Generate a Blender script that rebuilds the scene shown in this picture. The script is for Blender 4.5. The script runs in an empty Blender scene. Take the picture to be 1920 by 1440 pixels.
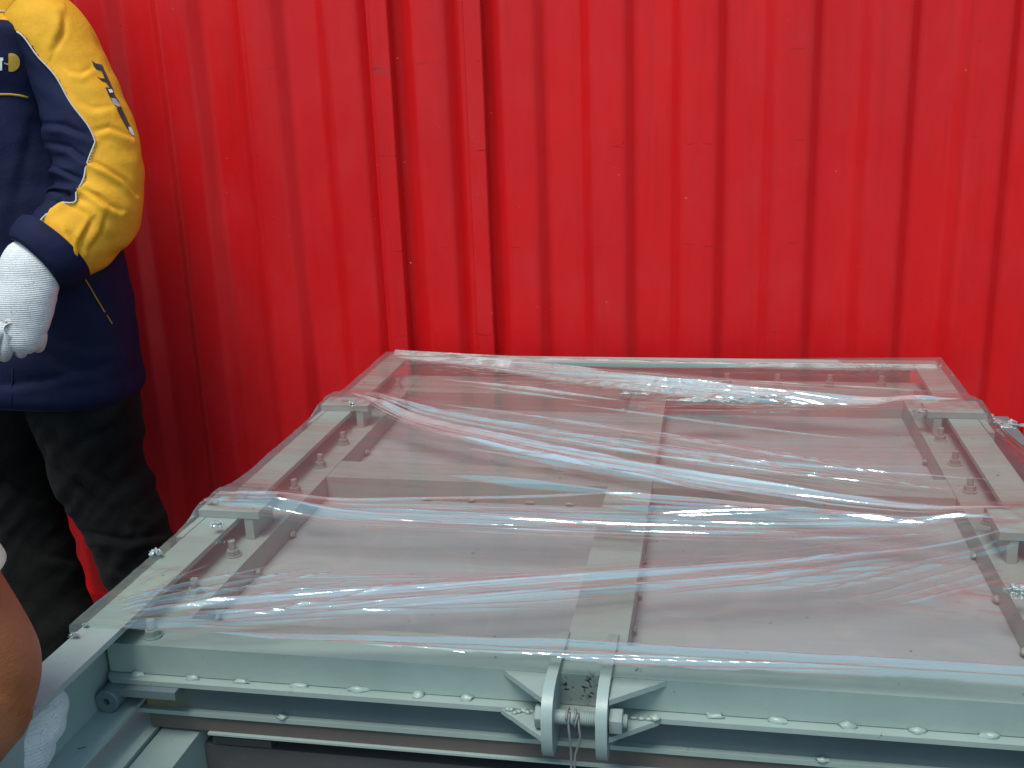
import bpy, bmesh, math, random
import numpy as np
from mathutils import Vector, Matrix, noise

random.seed(7)
S = bpy.context.scene
COL = S.collection
PI = math.pi

# ------------------------------------------------------------------ camera, sky, sun, exposure
CAM_H = 1.34
CR = Vector((0.988223, 0.148357, -0.037501))
CU = Vector((-0.006155, 0.283411, 0.958979))
CF = Vector((-0.1529, 0.947454, -0.280986))
FPX = 2000.0
cd = bpy.data.cameras.new('camera')
cd.sensor_width = 36.0
cd.lens = 36.0 * FPX / 1920.0
cd.clip_start = 0.02
cd.clip_end = 2000
cam = bpy.data.objects.new('camera', cd)
COL.objects.link(cam)
m = Matrix((CR, CU, -CF)).transposed().to_4x4()
m.translation = Vector((0, 0, CAM_H))
cam.matrix_world = m
S.camera = cam
cd.dof.use_dof = False

SUN_EL, SUN_AZ = math.radians(66), math.radians(-162)   # veiled sun, high and to the left
w = bpy.data.worlds.new('World')
S.world = w
w.use_nodes = True
wn = w.node_tree.nodes
wl = w.node_tree.links
bg = wn['Background']
sky = wn.new('ShaderNodeTexSky')
sky.sky_type = 'NISHITA'
sky.sun_disc = False
sky.sun_elevation = SUN_EL
sky.sun_rotation = SUN_AZ
sky.air_density = 1.0
sky.dust_density = 1.0
sky.ozone_density = 0.35
tint = wn.new('ShaderNodeMix')
tint.data_type = 'RGBA'
tint.blend_type = 'MULTIPLY'
tint.inputs[0].default_value = 1.0
wl.new(sky.outputs[0], tint.inputs[6])
tint.inputs[7].default_value = (0.86, 1.0, 0.93, 1)      # thin veil of cloud: less blue than a clear sky
wl.new(tint.outputs[2], bg.inputs[0])
bg.inputs[1].default_value = 0.12
sd = bpy.data.lights.new('sun', 'SUN')
sd.energy = 1.5
sd.angle = math.radians(26)
sd.color = (1.0, 0.95, 0.87)
sun = bpy.data.objects.new('sun', sd)
COL.objects.link(sun)
sdir = Vector((math.sin(SUN_AZ) * math.cos(SUN_EL), math.cos(SUN_AZ) * math.cos(SUN_EL), math.sin(SUN_EL)))
sun.rotation_euler = sdir.to_track_quat('Z', 'Y').to_euler()
sun.location = (0, 0, 6)
S.view_settings.view_transform = 'Standard'
S.view_settings.look = 'None'
S.view_settings.exposure = 0.95
S.view_settings.gamma = 1.0
S.cycles.max_bounces = 10
S.cycles.transparent_max_bounces = 24
S.cycles.caustics_reflective = False
S.cycles.caustics_refractive = False
S.cycles.use_denoising = True


def at(px, py, Y):
    """the point of the plane y = Y seen at a pixel of the photograph"""
    d = CF + CR * ((px - 960) / FPX) - CU * ((py - 720) / FPX)
    return Vector((0, 0, CAM_H)) + d * (Y / d.y)


# ------------------------------------------------------------------ materials
def new_mat(name):
    mt = bpy.data.materials.new(name)
    mt.use_nodes = True
    nt = mt.node_tree
    return mt, nt, nt.nodes, nt.links, nt.nodes['Principled BSDF']


def nd(nt, typ, **kw):
    n = nt.nodes.new(typ)
    for k, v in kw.items():
        setattr(n, k, v)
    return n


def noise_node(nt, scale, detail=4, rough=0.6, vec=None, mapscale=None, coord='Object', loc=(0, 0, 0)):
    tc = nd(nt, 'ShaderNodeTexCoord')
    mp = nd(nt, 'ShaderNodeMapping')
    mp.inputs['Scale'].default_value = mapscale or (1, 1, 1)
    mp.inputs['Location'].default_value = loc
    nt.links.new(tc.outputs[coord], mp.inputs[0])
    n = nd(nt, 'ShaderNodeTexNoise')
    n.inputs['Scale'].default_value = scale
    n.inputs['Detail'].default_value = detail
    n.inputs['Roughness'].default_value = rough
    nt.links.new(mp.outputs[0], n.inputs['Vector'])
    return n


def ramp(nt, src, stops):
    r = nd(nt, 'ShaderNodeValToRGB')
    e = r.color_ramp.elements
    while len(e) < len(stops):
        e.new(0.5)
    for i, (p, c) in enumerate(stops):
        e[i].position = p
        e[i].color = c if len(c) == 4 else (*c, 1)
    nt.links.new(src, r.inputs[0])
    return r


def mixc(nt, fac, a, b, mode='MIX'):
    mx = nd(nt, 'ShaderNodeMix', data_type='RGBA', blend_type=mode)
    if isinstance(fac, (int, float)):
        mx.inputs[0].default_value = fac
    else:
        nt.links.new(fac, mx.inputs[0])
    for k, v in ((6, a), (7, b)):
        if isinstance(v, tuple):
            mx.inputs[k].default_value = (*v, 1) if len(v) == 3 else v
        else:
            nt.links.new(v, mx.inputs[k])
    return mx.outputs[2]


def mth(nt, op, a, b=None, clamp=False):
    n = nd(nt, 'ShaderNodeMath', operation=op, use_clamp=clamp)
    for i, v in enumerate((a, b)):
        if v is None:
            continue
        if isinstance(v, (int, float)):
            n.inputs[i].default_value = v
        else:
            nt.links.new(v, n.inputs[i])
    return n.outputs[0]


def bump(nt, src, strength, dist, bsdf):
    b = nd(nt, 'ShaderNodeBump')
    b.inputs['Strength'].default_value = strength
    b.inputs['Distance'].default_value = dist
    nt.links.new(src, b.inputs['Height'])
    nt.links.new(b.outputs[0], bsdf.inputs['Normal'])
    return b


def paint_steel(name, base, dark, rough=0.42, chips=True, scale=1.0):
    mt, nt, n, l, b = new_mat(name)
    big = noise_node(nt, 7 * scale, 5, 0.6)
    fine = noise_node(nt, 120 * scale, 4, 0.7)
    c = mixc(nt, ramp(nt, big.outputs[0], [(0.35, (0, 0, 0)), (0.7, (1, 1, 1))]).outputs[0], base, dark)
    c = mixc(nt, ramp(nt, fine.outputs[0], [(0.3, (0.35,) * 3), (0.75, (0, 0, 0))]).outputs[0], c, dark)
    streak = noise_node(nt, 60, 3, 0.6, mapscale=(0.06, 1, 1.2))
    c = mixc(nt, mth(nt, 'MULTIPLY', ramp(nt, streak.outputs[0], [(0.5, (0, 0, 0)), (0.75, (1, 1, 1))]).outputs[0], 0.25), c, dark)
    if chips:
        ch = noise_node(nt, 38, 6, 0.75, loc=(3.1, 1.2, 0.3))
        mask = ramp(nt, ch.outputs[0], [(0.66, (0, 0, 0)), (0.685, (1, 1, 1))]).outputs[0]
        c = mixc(nt, mask, c, (0.05, 0.035, 0.025))
        rs = noise_node(nt, 5, 5, 0.7, loc=(9.1, 4.2, 2.3))
        c = mixc(nt, mth(nt, 'MULTIPLY', ramp(nt, rs.outputs[0], [(0.64, (0, 0, 0)), (0.8, (1, 1, 1))]).outputs[0], 0.5), c, (0.2, 0.13, 0.06))
    l.new(c, b.inputs['Base Color'])
    rg = noise_node(nt, 30, 3)
    l.new(mth(nt, 'ADD', mth(nt, 'MULTIPLY', rg.outputs[0], 0.25), rough - 0.12), b.inputs['Roughness'])
    fb = noise_node(nt, 260, 3, 0.6)
    h = mth(nt, 'ADD', mth(nt, 'MULTIPLY', fb.outputs[0], 0.35), mth(nt, 'MULTIPLY', noise_node(nt, 25, 2).outputs[0], 0.65))
    bump(nt, h, 0.25, 0.002, b)
    return mt


M = {}
M['steel'] = paint_steel('grey_green_paint', (0.30, 0.378, 0.345), (0.245, 0.31, 0.282))
M['steel_lug'] = paint_steel('grey_green_lug_paint', (0.315, 0.395, 0.365), (0.245, 0.31, 0.285), rough=0.42)
M['steel_pan'] = paint_steel('grey_panel_paint', (0.345, 0.40, 0.405), (0.305, 0.35, 0.355), rough=0.36, chips=False, scale=0.6)
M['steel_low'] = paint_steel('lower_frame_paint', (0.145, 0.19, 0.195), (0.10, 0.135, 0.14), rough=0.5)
nt = M['steel'].node_tree          # shade between the lug's cheek plates put into the colour, with dark paint chips
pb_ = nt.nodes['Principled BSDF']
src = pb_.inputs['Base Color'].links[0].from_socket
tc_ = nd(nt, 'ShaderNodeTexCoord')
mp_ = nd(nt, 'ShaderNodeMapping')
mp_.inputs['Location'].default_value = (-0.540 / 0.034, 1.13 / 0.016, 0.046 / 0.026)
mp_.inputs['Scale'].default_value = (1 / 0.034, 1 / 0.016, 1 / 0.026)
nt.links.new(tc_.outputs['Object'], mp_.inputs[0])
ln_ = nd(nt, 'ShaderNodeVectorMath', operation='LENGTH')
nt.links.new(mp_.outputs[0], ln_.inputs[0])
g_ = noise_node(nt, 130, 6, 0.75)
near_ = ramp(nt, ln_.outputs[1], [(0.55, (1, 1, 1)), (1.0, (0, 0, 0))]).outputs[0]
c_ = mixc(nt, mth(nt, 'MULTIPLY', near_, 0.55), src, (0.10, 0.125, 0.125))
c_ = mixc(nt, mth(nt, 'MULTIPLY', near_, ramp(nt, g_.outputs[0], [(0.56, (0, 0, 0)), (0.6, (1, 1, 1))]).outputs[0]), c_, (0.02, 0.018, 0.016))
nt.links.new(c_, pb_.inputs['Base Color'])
M['shaded_web'] = paint_steel('shaded_web_paint', (0.10, 0.135, 0.145), (0.07, 0.095, 0.105), rough=0.55, chips=False)  # web colour darkened to carry the shade of its recess under the lip
nt = M['shaded_web'].node_tree
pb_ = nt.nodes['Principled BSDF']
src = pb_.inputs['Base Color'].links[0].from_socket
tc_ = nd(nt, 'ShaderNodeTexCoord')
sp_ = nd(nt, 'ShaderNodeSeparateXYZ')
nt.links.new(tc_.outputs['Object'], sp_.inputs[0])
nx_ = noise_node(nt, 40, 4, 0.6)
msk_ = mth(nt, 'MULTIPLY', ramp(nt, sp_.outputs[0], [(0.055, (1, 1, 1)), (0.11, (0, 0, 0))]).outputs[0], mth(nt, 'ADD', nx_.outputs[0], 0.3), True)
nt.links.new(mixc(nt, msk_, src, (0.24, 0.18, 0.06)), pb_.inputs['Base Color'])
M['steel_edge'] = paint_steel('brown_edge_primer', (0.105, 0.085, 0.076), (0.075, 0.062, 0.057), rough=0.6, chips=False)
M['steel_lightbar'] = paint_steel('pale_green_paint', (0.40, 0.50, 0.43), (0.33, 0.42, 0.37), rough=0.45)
M['shadowed_beam'] = paint_steel('shadowed_beam_paint', (0.075, 0.072, 0.075), (0.05, 0.05, 0.052), rough=0.6, chips=False)  # near-black base puts the shadow low in the stack into the colour
nt = M['steel_pan'].node_tree
pb_ = nt.nodes['Principled BSDF']
src = pb_.inputs['Base Color'].links[0].from_socket
a_ = noise_node(nt, 5, 6, 0.75, loc=(2, 3, 4))
c_ = mixc(nt, mth(nt, 'MULTIPLY', ramp(nt, a_.outputs[0], [(0.45, (0, 0, 0)), (0.7, (1, 1, 1))]).outputs[0], 0.4), src, (0.30, 0.305, 0.30))
b_ = noise_node(nt, 3.2, 2, 0.5, loc=(8, 1, 4))
arcs = ramp(nt, mth(nt, 'FRACT', mth(nt, 'MULTIPLY', b_.outputs[0], 9.0)), [(0.80, (0, 0, 0)), (0.9, (1, 1, 1)), (1.0, (0, 0, 0))]).outputs[0]
c_ = mixc(nt, mth(nt, 'MULTIPLY', arcs, 0.22), c_, (0.48, 0.46, 0.44))
d_ = noise_node(nt, 75, 3, 0.6, loc=(5, 5, 5))
c_ = mixc(nt, ramp(nt, d_.outputs[0], [(0.71, (0, 0, 0)), (0.74, (0.8,) * 3)]).outputs[0], c_, (0.09, 0.07, 0.06))
nt.links.new(c_, pb_.inputs['Base Color'])
M['bolt'] = paint_steel('bolt_paint', (0.27, 0.34, 0.315), (0.19, 0.24, 0.225), rough=0.55, chips=False)
M['weld'] = paint_steel('weld_paint', (0.30, 0.38, 0.345), (0.25, 0.32, 0.29), rough=0.35, chips=False)
M['wire'] = paint_steel('tie_wire_steel', (0.22, 0.24, 0.23), (0.15, 0.16, 0.15), rough=0.4, chips=False)


def red_paint():
    mt, nt, n, l, b = new_mat('red_container_paint')
    tc = nd(nt, 'ShaderNodeTexCoord')
    sep = nd(nt, 'ShaderNodeSeparateXYZ')
    l.new(tc.outputs['Object'], sep.inputs[0])
    big = noise_node(nt, 2.2, 5, 0.6, mapscale=(1, 1, 0.45))
    mid = noise_node(nt, 16, 5, 0.65, mapscale=(1, 1, 0.5))
    c = mixc(nt, ramp(nt, big.outputs[0], [(0.3, (0, 0, 0)), (0.72, (1, 1, 1))]).outputs[0], (0.70, 0.008, 0.010), (0.58, 0.013, 0.016))
    c = mixc(nt, mth(nt, 'MULTIPLY', ramp(nt, mid.outputs[0], [(0.45, (0, 0, 0)), (0.8, (1, 1, 1))]).outputs[0], 0.35), c, (0.62, 0.035, 0.04))
    # scuffs: thin level scratches where the proud faces get rubbed, at three heights
    prm = ramp(nt, mth(nt, 'SUBTRACT', 0.0, sep.outputs[1]), [(0.013, (0, 0, 0)), (0.0145, (1, 1, 1))]).outputs[0]
    wob = noise_node(nt, 9, 3, 0.6, mapscale=(1, 0.01, 0.15))
    zz = mth(nt, 'ADD', sep.outputs[2], mth(nt, 'MULTIPLY', mth(nt, 'SUBTRACT', wob.outputs[0], 0.5), 0.03))
    band = None
    for z0, hw in ((1.361, 0.0018), (1.186, 0.0011), (0.985, 0.0010), (0.80, 0.0011)):
        d = mth(nt, 'ABSOLUTE', mth(nt, 'SUBTRACT', zz, z0))
        bb = mth(nt, 'LESS_THAN', d, hw)
        band = bb if band is None else mth(nt, 'MAXIMUM', band, bb)
    brk = noise_node(nt, 11, 4, 0.7, mapscale=(1, 0.01, 0.6), loc=(1.7, 0, 0.4))
    mask = mth(nt, 'MULTIPLY', mth(nt, 'MULTIPLY', band, prm), ramp(nt, brk.outputs[0], [(0.52, (0, 0, 0)), (0.60, (1, 1, 1))]).outputs[0])
    c = mixc(nt, mth(nt, 'MULTIPLY', mask, 0.7), c, (0.03, 0.012, 0.012))
    smu = noise_node(nt, 7, 6, 0.75, mapscale=(1, 0.2, 2.2), loc=(4, 2, 7))
    band2 = mth(nt, 'LESS_THAN', mth(nt, 'ABSOLUTE', mth(nt, 'SUBTRACT', zz, 1.39)), 0.05)
    msk2 = mth(nt, 'MULTIPLY', mth(nt, 'MULTIPLY', band2, prm), ramp(nt, smu.outputs[0], [(0.52, (0, 0, 0)), (0.62, (1, 1, 1))]).outputs[0])
    c = mixc(nt, mth(nt, 'MULTIPLY', msk2, 0.28), c, (0.16, 0.05, 0.07))
    run = noise_node(nt, 26, 5, 0.7, mapscale=(1, 1, 0.05), loc=(2, 8, 1))
    c = mixc(nt, mth(nt, 'MULTIPLY', ramp(nt, run.outputs[0], [(0.52, (0, 0, 0)), (0.78, (1, 1, 1))]).outputs[0], 0.35), c, (0.30, 0.012, 0.014))
    sp = noise_node(nt, 70, 3, 0.6)
    c = mixc(nt, ramp(nt, sp.outputs[0], [(0.735, (0, 0, 0)), (0.76, (0.7,) * 3)]).outputs[0], c, (0.09, 0.02, 0.02))
    sp2 = noise_node(nt, 95, 2, 0.5, loc=(7, 7, 7))
    c = mixc(nt, ramp(nt, sp2.outputs[0], [(0.775, (0, 0, 0)), (0.79, (0.6,) * 3)]).outputs[0], c, (0.5, 0.25, 0.22))
    # road dirt and rust near the bottom rail
    low = ramp(nt, sep.outputs[2], [(0.05, (1, 1, 1)), (0.45, (0, 0, 0))]).outputs[0]
    dn = noise_node(nt, 14, 6, 0.75)
    c = mixc(nt, mth(nt, 'MULTIPLY', low, ramp(nt, dn.outputs[0], [(0.5, (0, 0, 0)), (0.75, (1, 1, 1))]).outputs[0]), c, (0.14, 0.045, 0.03))
    l.new(c, b.inputs['Base Color'])
    rg = noise_node(nt, 6, 4, 0.6)
    l.new(mth(nt, 'ADD', mth(nt, 'MULTIPLY', rg.outputs[0], 0.22), 0.27), b.inputs['Roughness'])
    b.inputs['Specular IOR Level'].default_value = 0.22
    h = mth(nt, 'ADD', mth(nt, 'MULTIPLY', noise_node(nt, 5, 2, 0.5, mapscale=(1, 1, 0.6)).outputs[0], 1.0), mth(nt, 'MULTIPLY', noise_node(nt, 220, 2, 0.5).outputs[0], 0.03))
    bump(nt, h, 0.35, 0.012, b)
    return mt


M['red'] = red_paint()


def film_mat(name, extra, haze=0.03):
    """clear stretch film: the attribute 'layers' holds how many layers lie bunched on each other"""
    mt, nt, n, l, b = new_mat(name)
    n.remove(b)
    out = n['Material Output']
    at_ = nd(nt, 'ShaderNodeAttribute', attribute_name='layers')
    lay = mth(nt, 'ADD', at_.outputs['Fac'], extra)
    fr = nd(nt, 'ShaderNodeFresnel')
    fr.inputs['IOR'].default_value = 1.5
    # fine pull lines along the stretch direction
    pl = noise_node(nt, 150, 4, 0.65, mapscale=(0.035, 1.0, 1.0))
    pl2 = noise_node(nt, 46, 3, 0.6, mapscale=(0.07, 1.0, 1.0), loc=(3, 5, 0))
    hh = mth(nt, 'ADD', mth(nt, 'MULTIPLY', pl.outputs[0], 0.3), pl2.outputs[0])
    bp = nd(nt, 'ShaderNodeBump')
    bp.inputs['Strength'].default_value = 0.4
    bp.inputs['Distance'].default_value = 0.0025
    l.new(hh, bp.inputs['Height'])
    l.new(bp.outputs[0], fr.inputs['Normal'])
    one_minus = mth(nt, 'SUBTRACT', 1.0, fr.outputs[0])
    fac = mth(nt, 'SUBTRACT', 1.0, mth(nt, 'POWER', one_minus, lay), clamp=True)
    tr = nd(nt, 'ShaderNodeBsdfTransparent')
    tr.inputs[0].default_value = (0.97, 0.98, 0.98, 1)
    gl = nd(nt, 'ShaderNodeBsdfGlossy')
    gl.inputs['Color'].default_value = (0.84, 0.98, 0.97, 1)
    gl.inputs['Roughness'].default_value = 0.035
    l.new(bp.outputs[0], gl.inputs['Normal'])
    mx = nd(nt, 'ShaderNodeMixShader')
    l.new(fac, mx.inputs[0])
    l.new(tr.outputs[0], mx.inputs[1])
    l.new(gl.outputs[0], mx.inputs[2])
    df = nd(nt, 'ShaderNodeBsdfDiffuse')
    df.inputs[0].default_value = (0.74, 0.83, 0.82, 1)
    tl = nd(nt, 'ShaderNodeBsdfTranslucent')
    tl.inputs[0].default_value = (0.74, 0.83, 0.82, 1)
    hz = nd(nt, 'ShaderNodeMixShader')
    hz.inputs[0].default_value = 0.45
    l.new(df.outputs[0], hz.inputs[1])
    l.new(tl.outputs[0], hz.inputs[2])
    mx2 = nd(nt, 'ShaderNodeMixShader')
    hf = mth(nt, 'ADD', mth(nt, 'MULTIPLY', lay, mth(nt, 'ADD', mth(nt, 'MULTIPLY', pl2.outputs[0], 0.02), 0.008)), haze)
    l.new(mth(nt, 'MINIMUM', hf, 0.7), mx2.inputs[0])
    l.new(mx.outputs[0], mx2.inputs[1])
    l.new(hz.outputs[0], mx2.inputs[2])
    l.new(mx2.outputs[0], out.inputs[0])
    return mt


M['film'] = film_mat('clear_stretch_film', 0.0, 0.05)
M['crumple'] = film_mat('crumpled_stretch_film', -1.1, 0.40)


def cloth(name, c1, c2, scale=900, rough=0.85, sheen=0.2, bstr=0.25):
    mt, nt, n, l, b = new_mat(name)
    a = noise_node(nt, 22, 5, 0.65)
    c = mixc(nt, ramp(nt, a.outputs[0], [(0.35, (0, 0, 0)), (0.7, (1, 1, 1))]).outputs[0], c1, c2)
    l.new(c, b.inputs['Base Color'])
    b.inputs['Roughness'].default_value = rough
    b.inputs['Sheen Weight'].default_value = sheen
    b.inputs['Specular IOR Level'].default_value = 0.18
    h = mth(nt, 'ADD', mth(nt, 'MULTIPLY', noise_node(nt, scale, 2, 0.5).outputs[0], 0.12), noise_node(nt, 38, 4, 0.6).outputs[0])
    bump(nt, h, bstr, 0.008, b)
    return mt


M['navy'] = cloth('navy_cloth', (0.0055, 0.0080, 0.030), (0.008, 0.0115, 0.042), rough=0.75, sheen=0.0)
M['yellow'] = cloth('yellow_cloth', (0.76, 0.385, 0.028), (0.66, 0.32, 0.022), rough=0.75, sheen=0.0)
M['piping'] = cloth('pale_piping', (0.55, 0.5, 0.4), (0.5, 0.45, 0.36))
M['gold'] = cloth('gold_piping', (0.55, 0.33, 0.05), (0.48, 0.28, 0.04))
M['black'] = cloth('black_corduroy', (0.003, 0.003, 0.003), (0.007, 0.007, 0.006), rough=0.9, sheen=0.02, bstr=0.4)
M['print_black'] = cloth('black_print', (0.012, 0.011, 0.012), (0.02, 0.018, 0.02), rough=0.5)
M['print_white'] = cloth('white_print', (0.75, 0.75, 0.75), (0.68, 0.69, 0.7), rough=0.5)
M['print_silver'] = cloth('silver_print', (0.35, 0.36, 0.4), (0.28, 0.28, 0.32), rough=0.4)
M['shoe'] = cloth('black_shoe', (0.012, 0.012, 0.012), (0.02, 0.018, 0.016), rough=0.5)
M['cream'] = cloth('cream_shirt', (0.62, 0.56, 0.44), (0.55, 0.5, 0.4))


def glove_mat():
    mt, nt, n, l, b = new_mat('white_knit')
    a = noise_node(nt, 30, 5, 0.65)
    c = mixc(nt, ramp(nt, a.outputs[0], [(0.4, (0, 0, 0)), (0.75, (1, 1, 1))]).outputs[0], (0.70, 0.70, 0.70), (0.56, 0.56, 0.54))
    tc = nd(nt, 'ShaderNodeTexCoord')
    wv = nd(nt, 'ShaderNodeTexWave', wave_type='BANDS', bands_direction='Z')
    wv.inputs['Scale'].default_value = 82
    wv.inputs['Distortion'].default_value = 1.2
    wv.inputs['Detail'].default_value = 2
    l.new(tc.outputs['Object'], wv.inputs[0])
    vo = nd(nt, 'ShaderNodeTexVoronoi')
    vo.inputs['Scale'].default_value = 300
    l.new(tc.outputs['Object'], vo.inputs[0])
    hole = ramp(nt, vo.outputs['Distance'], [(0.08, (1, 1, 1)), (0.26, (0, 0, 0))]).outputs[0]
    c = mixc(nt, mth(nt, 'MULTIPLY', hole, 0.6), c, (0.2, 0.19, 0.18))
    l.new(c, b.inputs['Base Color'])
    b.inputs['Roughness'].default_value = 0.9
    b.inputs['Sheen Weight'].default_value = 0.3
    h = mth(nt, 'SUBTRACT', mth(nt, 'MULTIPLY', wv.outputs['Fac'], 0.7), hole)
    bump(nt, h, 0.6, 0.0012, b)
    return mt


M['knit'] = glove_mat()


def skin_mat():
    mt, nt, n, l, b = new_mat('tanned_skin')
    a = noise_node(nt, 9, 5, 0.6)
    c = mixc(nt, ramp(nt, a.outputs[0], [(0.35, (0, 0, 0)), (0.7, (1, 1, 1))]).outputs[0], (0.38, 0.115, 0.04), (0.28, 0.078, 0.027))
    l.new(c, b.inputs['Base Color'])
    b.inputs['Roughness'].default_value = 0.46
    b.inputs['Subsurface Weight'].default_value = 0.08
    b.inputs['Subsurface Radius'].default_value = (0.02, 0.008, 0.004)
    h = mth(nt, 'ADD', noise_node(nt, 520, 3, 0.6).outputs[0], mth(nt, 'MULTIPLY', noise_node(nt, 70, 5, 0.7, mapscale=(1, 1, 2.5)).outputs[0], 1.6))
    bump(nt, h, 0.4, 0.0016, b)
    return mt


M['skin'] = skin_mat()
M['hair'] = cloth('black_hair', (0.01, 0.008, 0.007), (0.015, 0.012, 0.01), rough=0.5)


def ground_mat():
    mt, nt, n, l, b = new_mat('unseen_dark_dirt_yard')
    a = noise_node(nt, 1.3, 6, 0.65)
    f = noise_node(nt, 45, 5, 0.7)
    c = mixc(nt, ramp(nt, a.outputs[0], [(0.35, (0, 0, 0)), (0.7, (1, 1, 1))]).outputs[0], (0.085, 0.08, 0.072), (0.06, 0.056, 0.05))  # unseen ground kept dark to bounce less light onto the front faces
    c = mixc(nt, mth(nt, 'MULTIPLY', f.outputs[0], 0.5), c, (0.05, 0.046, 0.042))
    l.new(c, b.inputs['Base Color'])
    b.inputs['Roughness'].default_value = 0.9
    bump(nt, f.outputs[0], 0.4, 0.01, b)
    return mt


M['ground'] = ground_mat()


# ------------------------------------------------------------------ object helpers
def link(name, me, mat=None, parent=None):
    o = bpy.data.objects.new(name, me)
    COL.objects.link(o)
    if mat is not None and me is not None and len(me.materials) == 0:
        for k in (mat if isinstance(mat, list) else [mat]):
            me.materials.append(k)
    if parent is not None:
        o.parent = parent
    return o


def thing(name, label, cat, loc=(0, 0, 0), rz=0.0, group=None):
    o = bpy.data.objects.new(name, None)
    COL.objects.link(o)
    o.empty_display_size = 0.1
    o.location = loc
    o.rotation_euler = (0, 0, rz)
    o['label'] = label
    o['category'] = cat
    if group:
        o['group'] = group
    return o


def mesh(name, verts, faces, smooth=False):
    me = bpy.data.meshes.new(name)
    me.from_pydata([tuple(v) for v in verts], [], faces)
    me.update()
    if smooth:
        for p in me.polygons:
            p.use_smooth = True
    return me


def bm_mesh(name, bm, bevel=0.0, seg=2, smooth_angle=None):
    if bevel > 0:
        bmesh.ops.bevel(bm, geom=[e for e in bm.edges if len(e.link_faces) == 2 and e.calc_face_angle(0) > 0.3],
                        offset=bevel, segments=seg, affect='EDGES', profile=0.5, clamp_overlap=True)
    bmesh.ops.recalc_face_normals(bm, faces=bm.faces)
    me = bpy.data.meshes.new(name)
    bm.to_mesh(me)
    bm.free()
    if smooth_angle is not None:
        for p in me.polygons:
            p.use_smooth = True
        me.set_sharp_from_angle(angle=math.radians(smooth_angle))
    return me


def box_bm(bm, u0, u1, v0, v1, z0, z1):
    """box in frame coordinates: u to the right, v towards the viewer (local y = -v), z up"""
    co = [(u, -v, z) for z in (z0, z1) for v in (v1, v0) for u in (u0, u1)]
    vs = [bm.verts.new(c) for c in co]
    for f in ((0, 2, 3, 1), (4, 5, 7, 6), (0, 1, 5, 4), (2, 6, 7, 3), (0, 4, 6, 2), (1, 3, 7, 5)):
        bm.faces.new([vs[i] for i in f])
    return vs


def box(name, mat, parent, u0, u1, v0, v1, z0, z1, bevel=0.0012, wob=0.0):
    bm = bmesh.new()
    box_bm(bm, u0, u1, v0, v1, z0, z1)
    me = bm_mesh(name, bm, bevel, 2)
    return link(name, me, mat, parent)


def prism_uz(name, mat, parent, poly, v0, v1, bevel=0.001):
    """extrude a polygon given in (u, z) from v0 to v1"""
    bm = bmesh.new()
    a = [bm.verts.new((u, -v0, z)) for u, z in poly]
    b = [bm.verts.new((u, -v1, z)) for u, z in poly]
    n = len(poly)
    bm.faces.new(a)
    bm.faces.new(b[::-1])
    for i in range(n):
        bm.faces.new((a[i], b[i], b[(i + 1) % n], a[(i + 1) % n]))
    return link(name, bm_mesh(name, bm, bevel, 2, 40), mat, parent)


def prism_vz(name, mat, parent, poly, u0, u1, bevel=0.001):
    bm = bmesh.new()
    a = [bm.verts.new((u0, -v, z)) for v, z in poly]
    b = [bm.verts.new((u1, -v, z)) for v, z in poly]
    n = len(poly)
    bm.faces.new(a)
    bm.faces.new(b[::-1])
    for i in range(n):
        bm.faces.new((a[i], b[i], b[(i + 1) % n], a[(i + 1) % n]))
    return link(name, bm_mesh(name, bm, bevel, 2, 40), mat, parent)


def prism_uv(name, mat, parent, poly, z0, z1, bevel=0.001):
    bm = bmesh.new()
    a = [bm.verts.new((u, -v, z0)) for u, v in poly]
    b = [bm.verts.new((u, -v, z1)) for u, v in poly]
    n = len(poly)
    bm.faces.new(a)
    bm.faces.new(b[::-1])
    for i in range(n):
        bm.faces.new((a[i], b[i], b[(i + 1) % n], a[(i + 1) % n]))
    return link(name, bm_mesh(name, bm, bevel, 2, 40), mat, parent)


def tube_mesh(name, pts, r, seg=8, closed_ends=True, radii=None):
    pts = [Vector(p) for p in pts]
    n = len(pts)
    verts, faces = [], []
    up = Vector((0.31, 0.2, 0.93)).normalized()
    prev = None
    for i, p in enumerate(pts):
        t = (pts[min(i + 1, n - 1)] - pts[max(i - 1, 0)])
        t = t.normalized() if t.length > 1e-9 else Vector((0, 0, 1))
        if prev is None:
            a = t.cross(up)
            if a.length < 0.05:
                a = t.cross(Vector((1, 0, 0)))
            a.normalize()
        else:
            a = (prev - t * prev.dot(t))
            a = a.normalized() if a.length > 1e-6 else t.orthogonal().normalized()
        prev = a
        b = t.cross(a)
        rr = radii[i] if radii else r
        for k in range(seg):
            an = 2 * PI * k / seg
            verts.append(p + a * (rr * math.cos(an)) + b * (rr * math.sin(an)))
    for i in range(n - 1):
        for k in range(seg):
            faces.append((i * seg + k, i * seg + (k + 1) % seg, (i + 1) * seg + (k + 1) % seg, (i + 1) * seg + k))
    if closed_ends:
        faces.append(tuple(range(seg))[::-1])
        faces.append(tuple(range((n - 1) * seg, n * seg)))
    return mesh(name, verts, faces, True)


# ------------------------------------------------------------------ ground
g = 400.0
gv = [(x, y, 0) for y in (-g, 0, g) for x in (-g, 0, g)]
go = link('ground', mesh('ground', gv, [(0, 1, 4, 3), (1, 2, 5, 4), (3, 4, 7, 6), (4, 5, 8, 7)]), M['ground'])
go['kind'] = 'structure'
go['label'] = 'unseen dark dirt yard under the container and the frames'

# ------------------------------------------------------------------ red container
WY = 2.22         # mean plane of the corrugated side
DEP = 0.026
CON_H = 2.44
X0, X1 = -4.10, 1.96
ROOT_Y = WY
cont = thing('shipping_container', 'red corrugated shipping container filling the background behind the wrapped steel frames', 'container', (0, ROOT_Y, 0))


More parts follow.
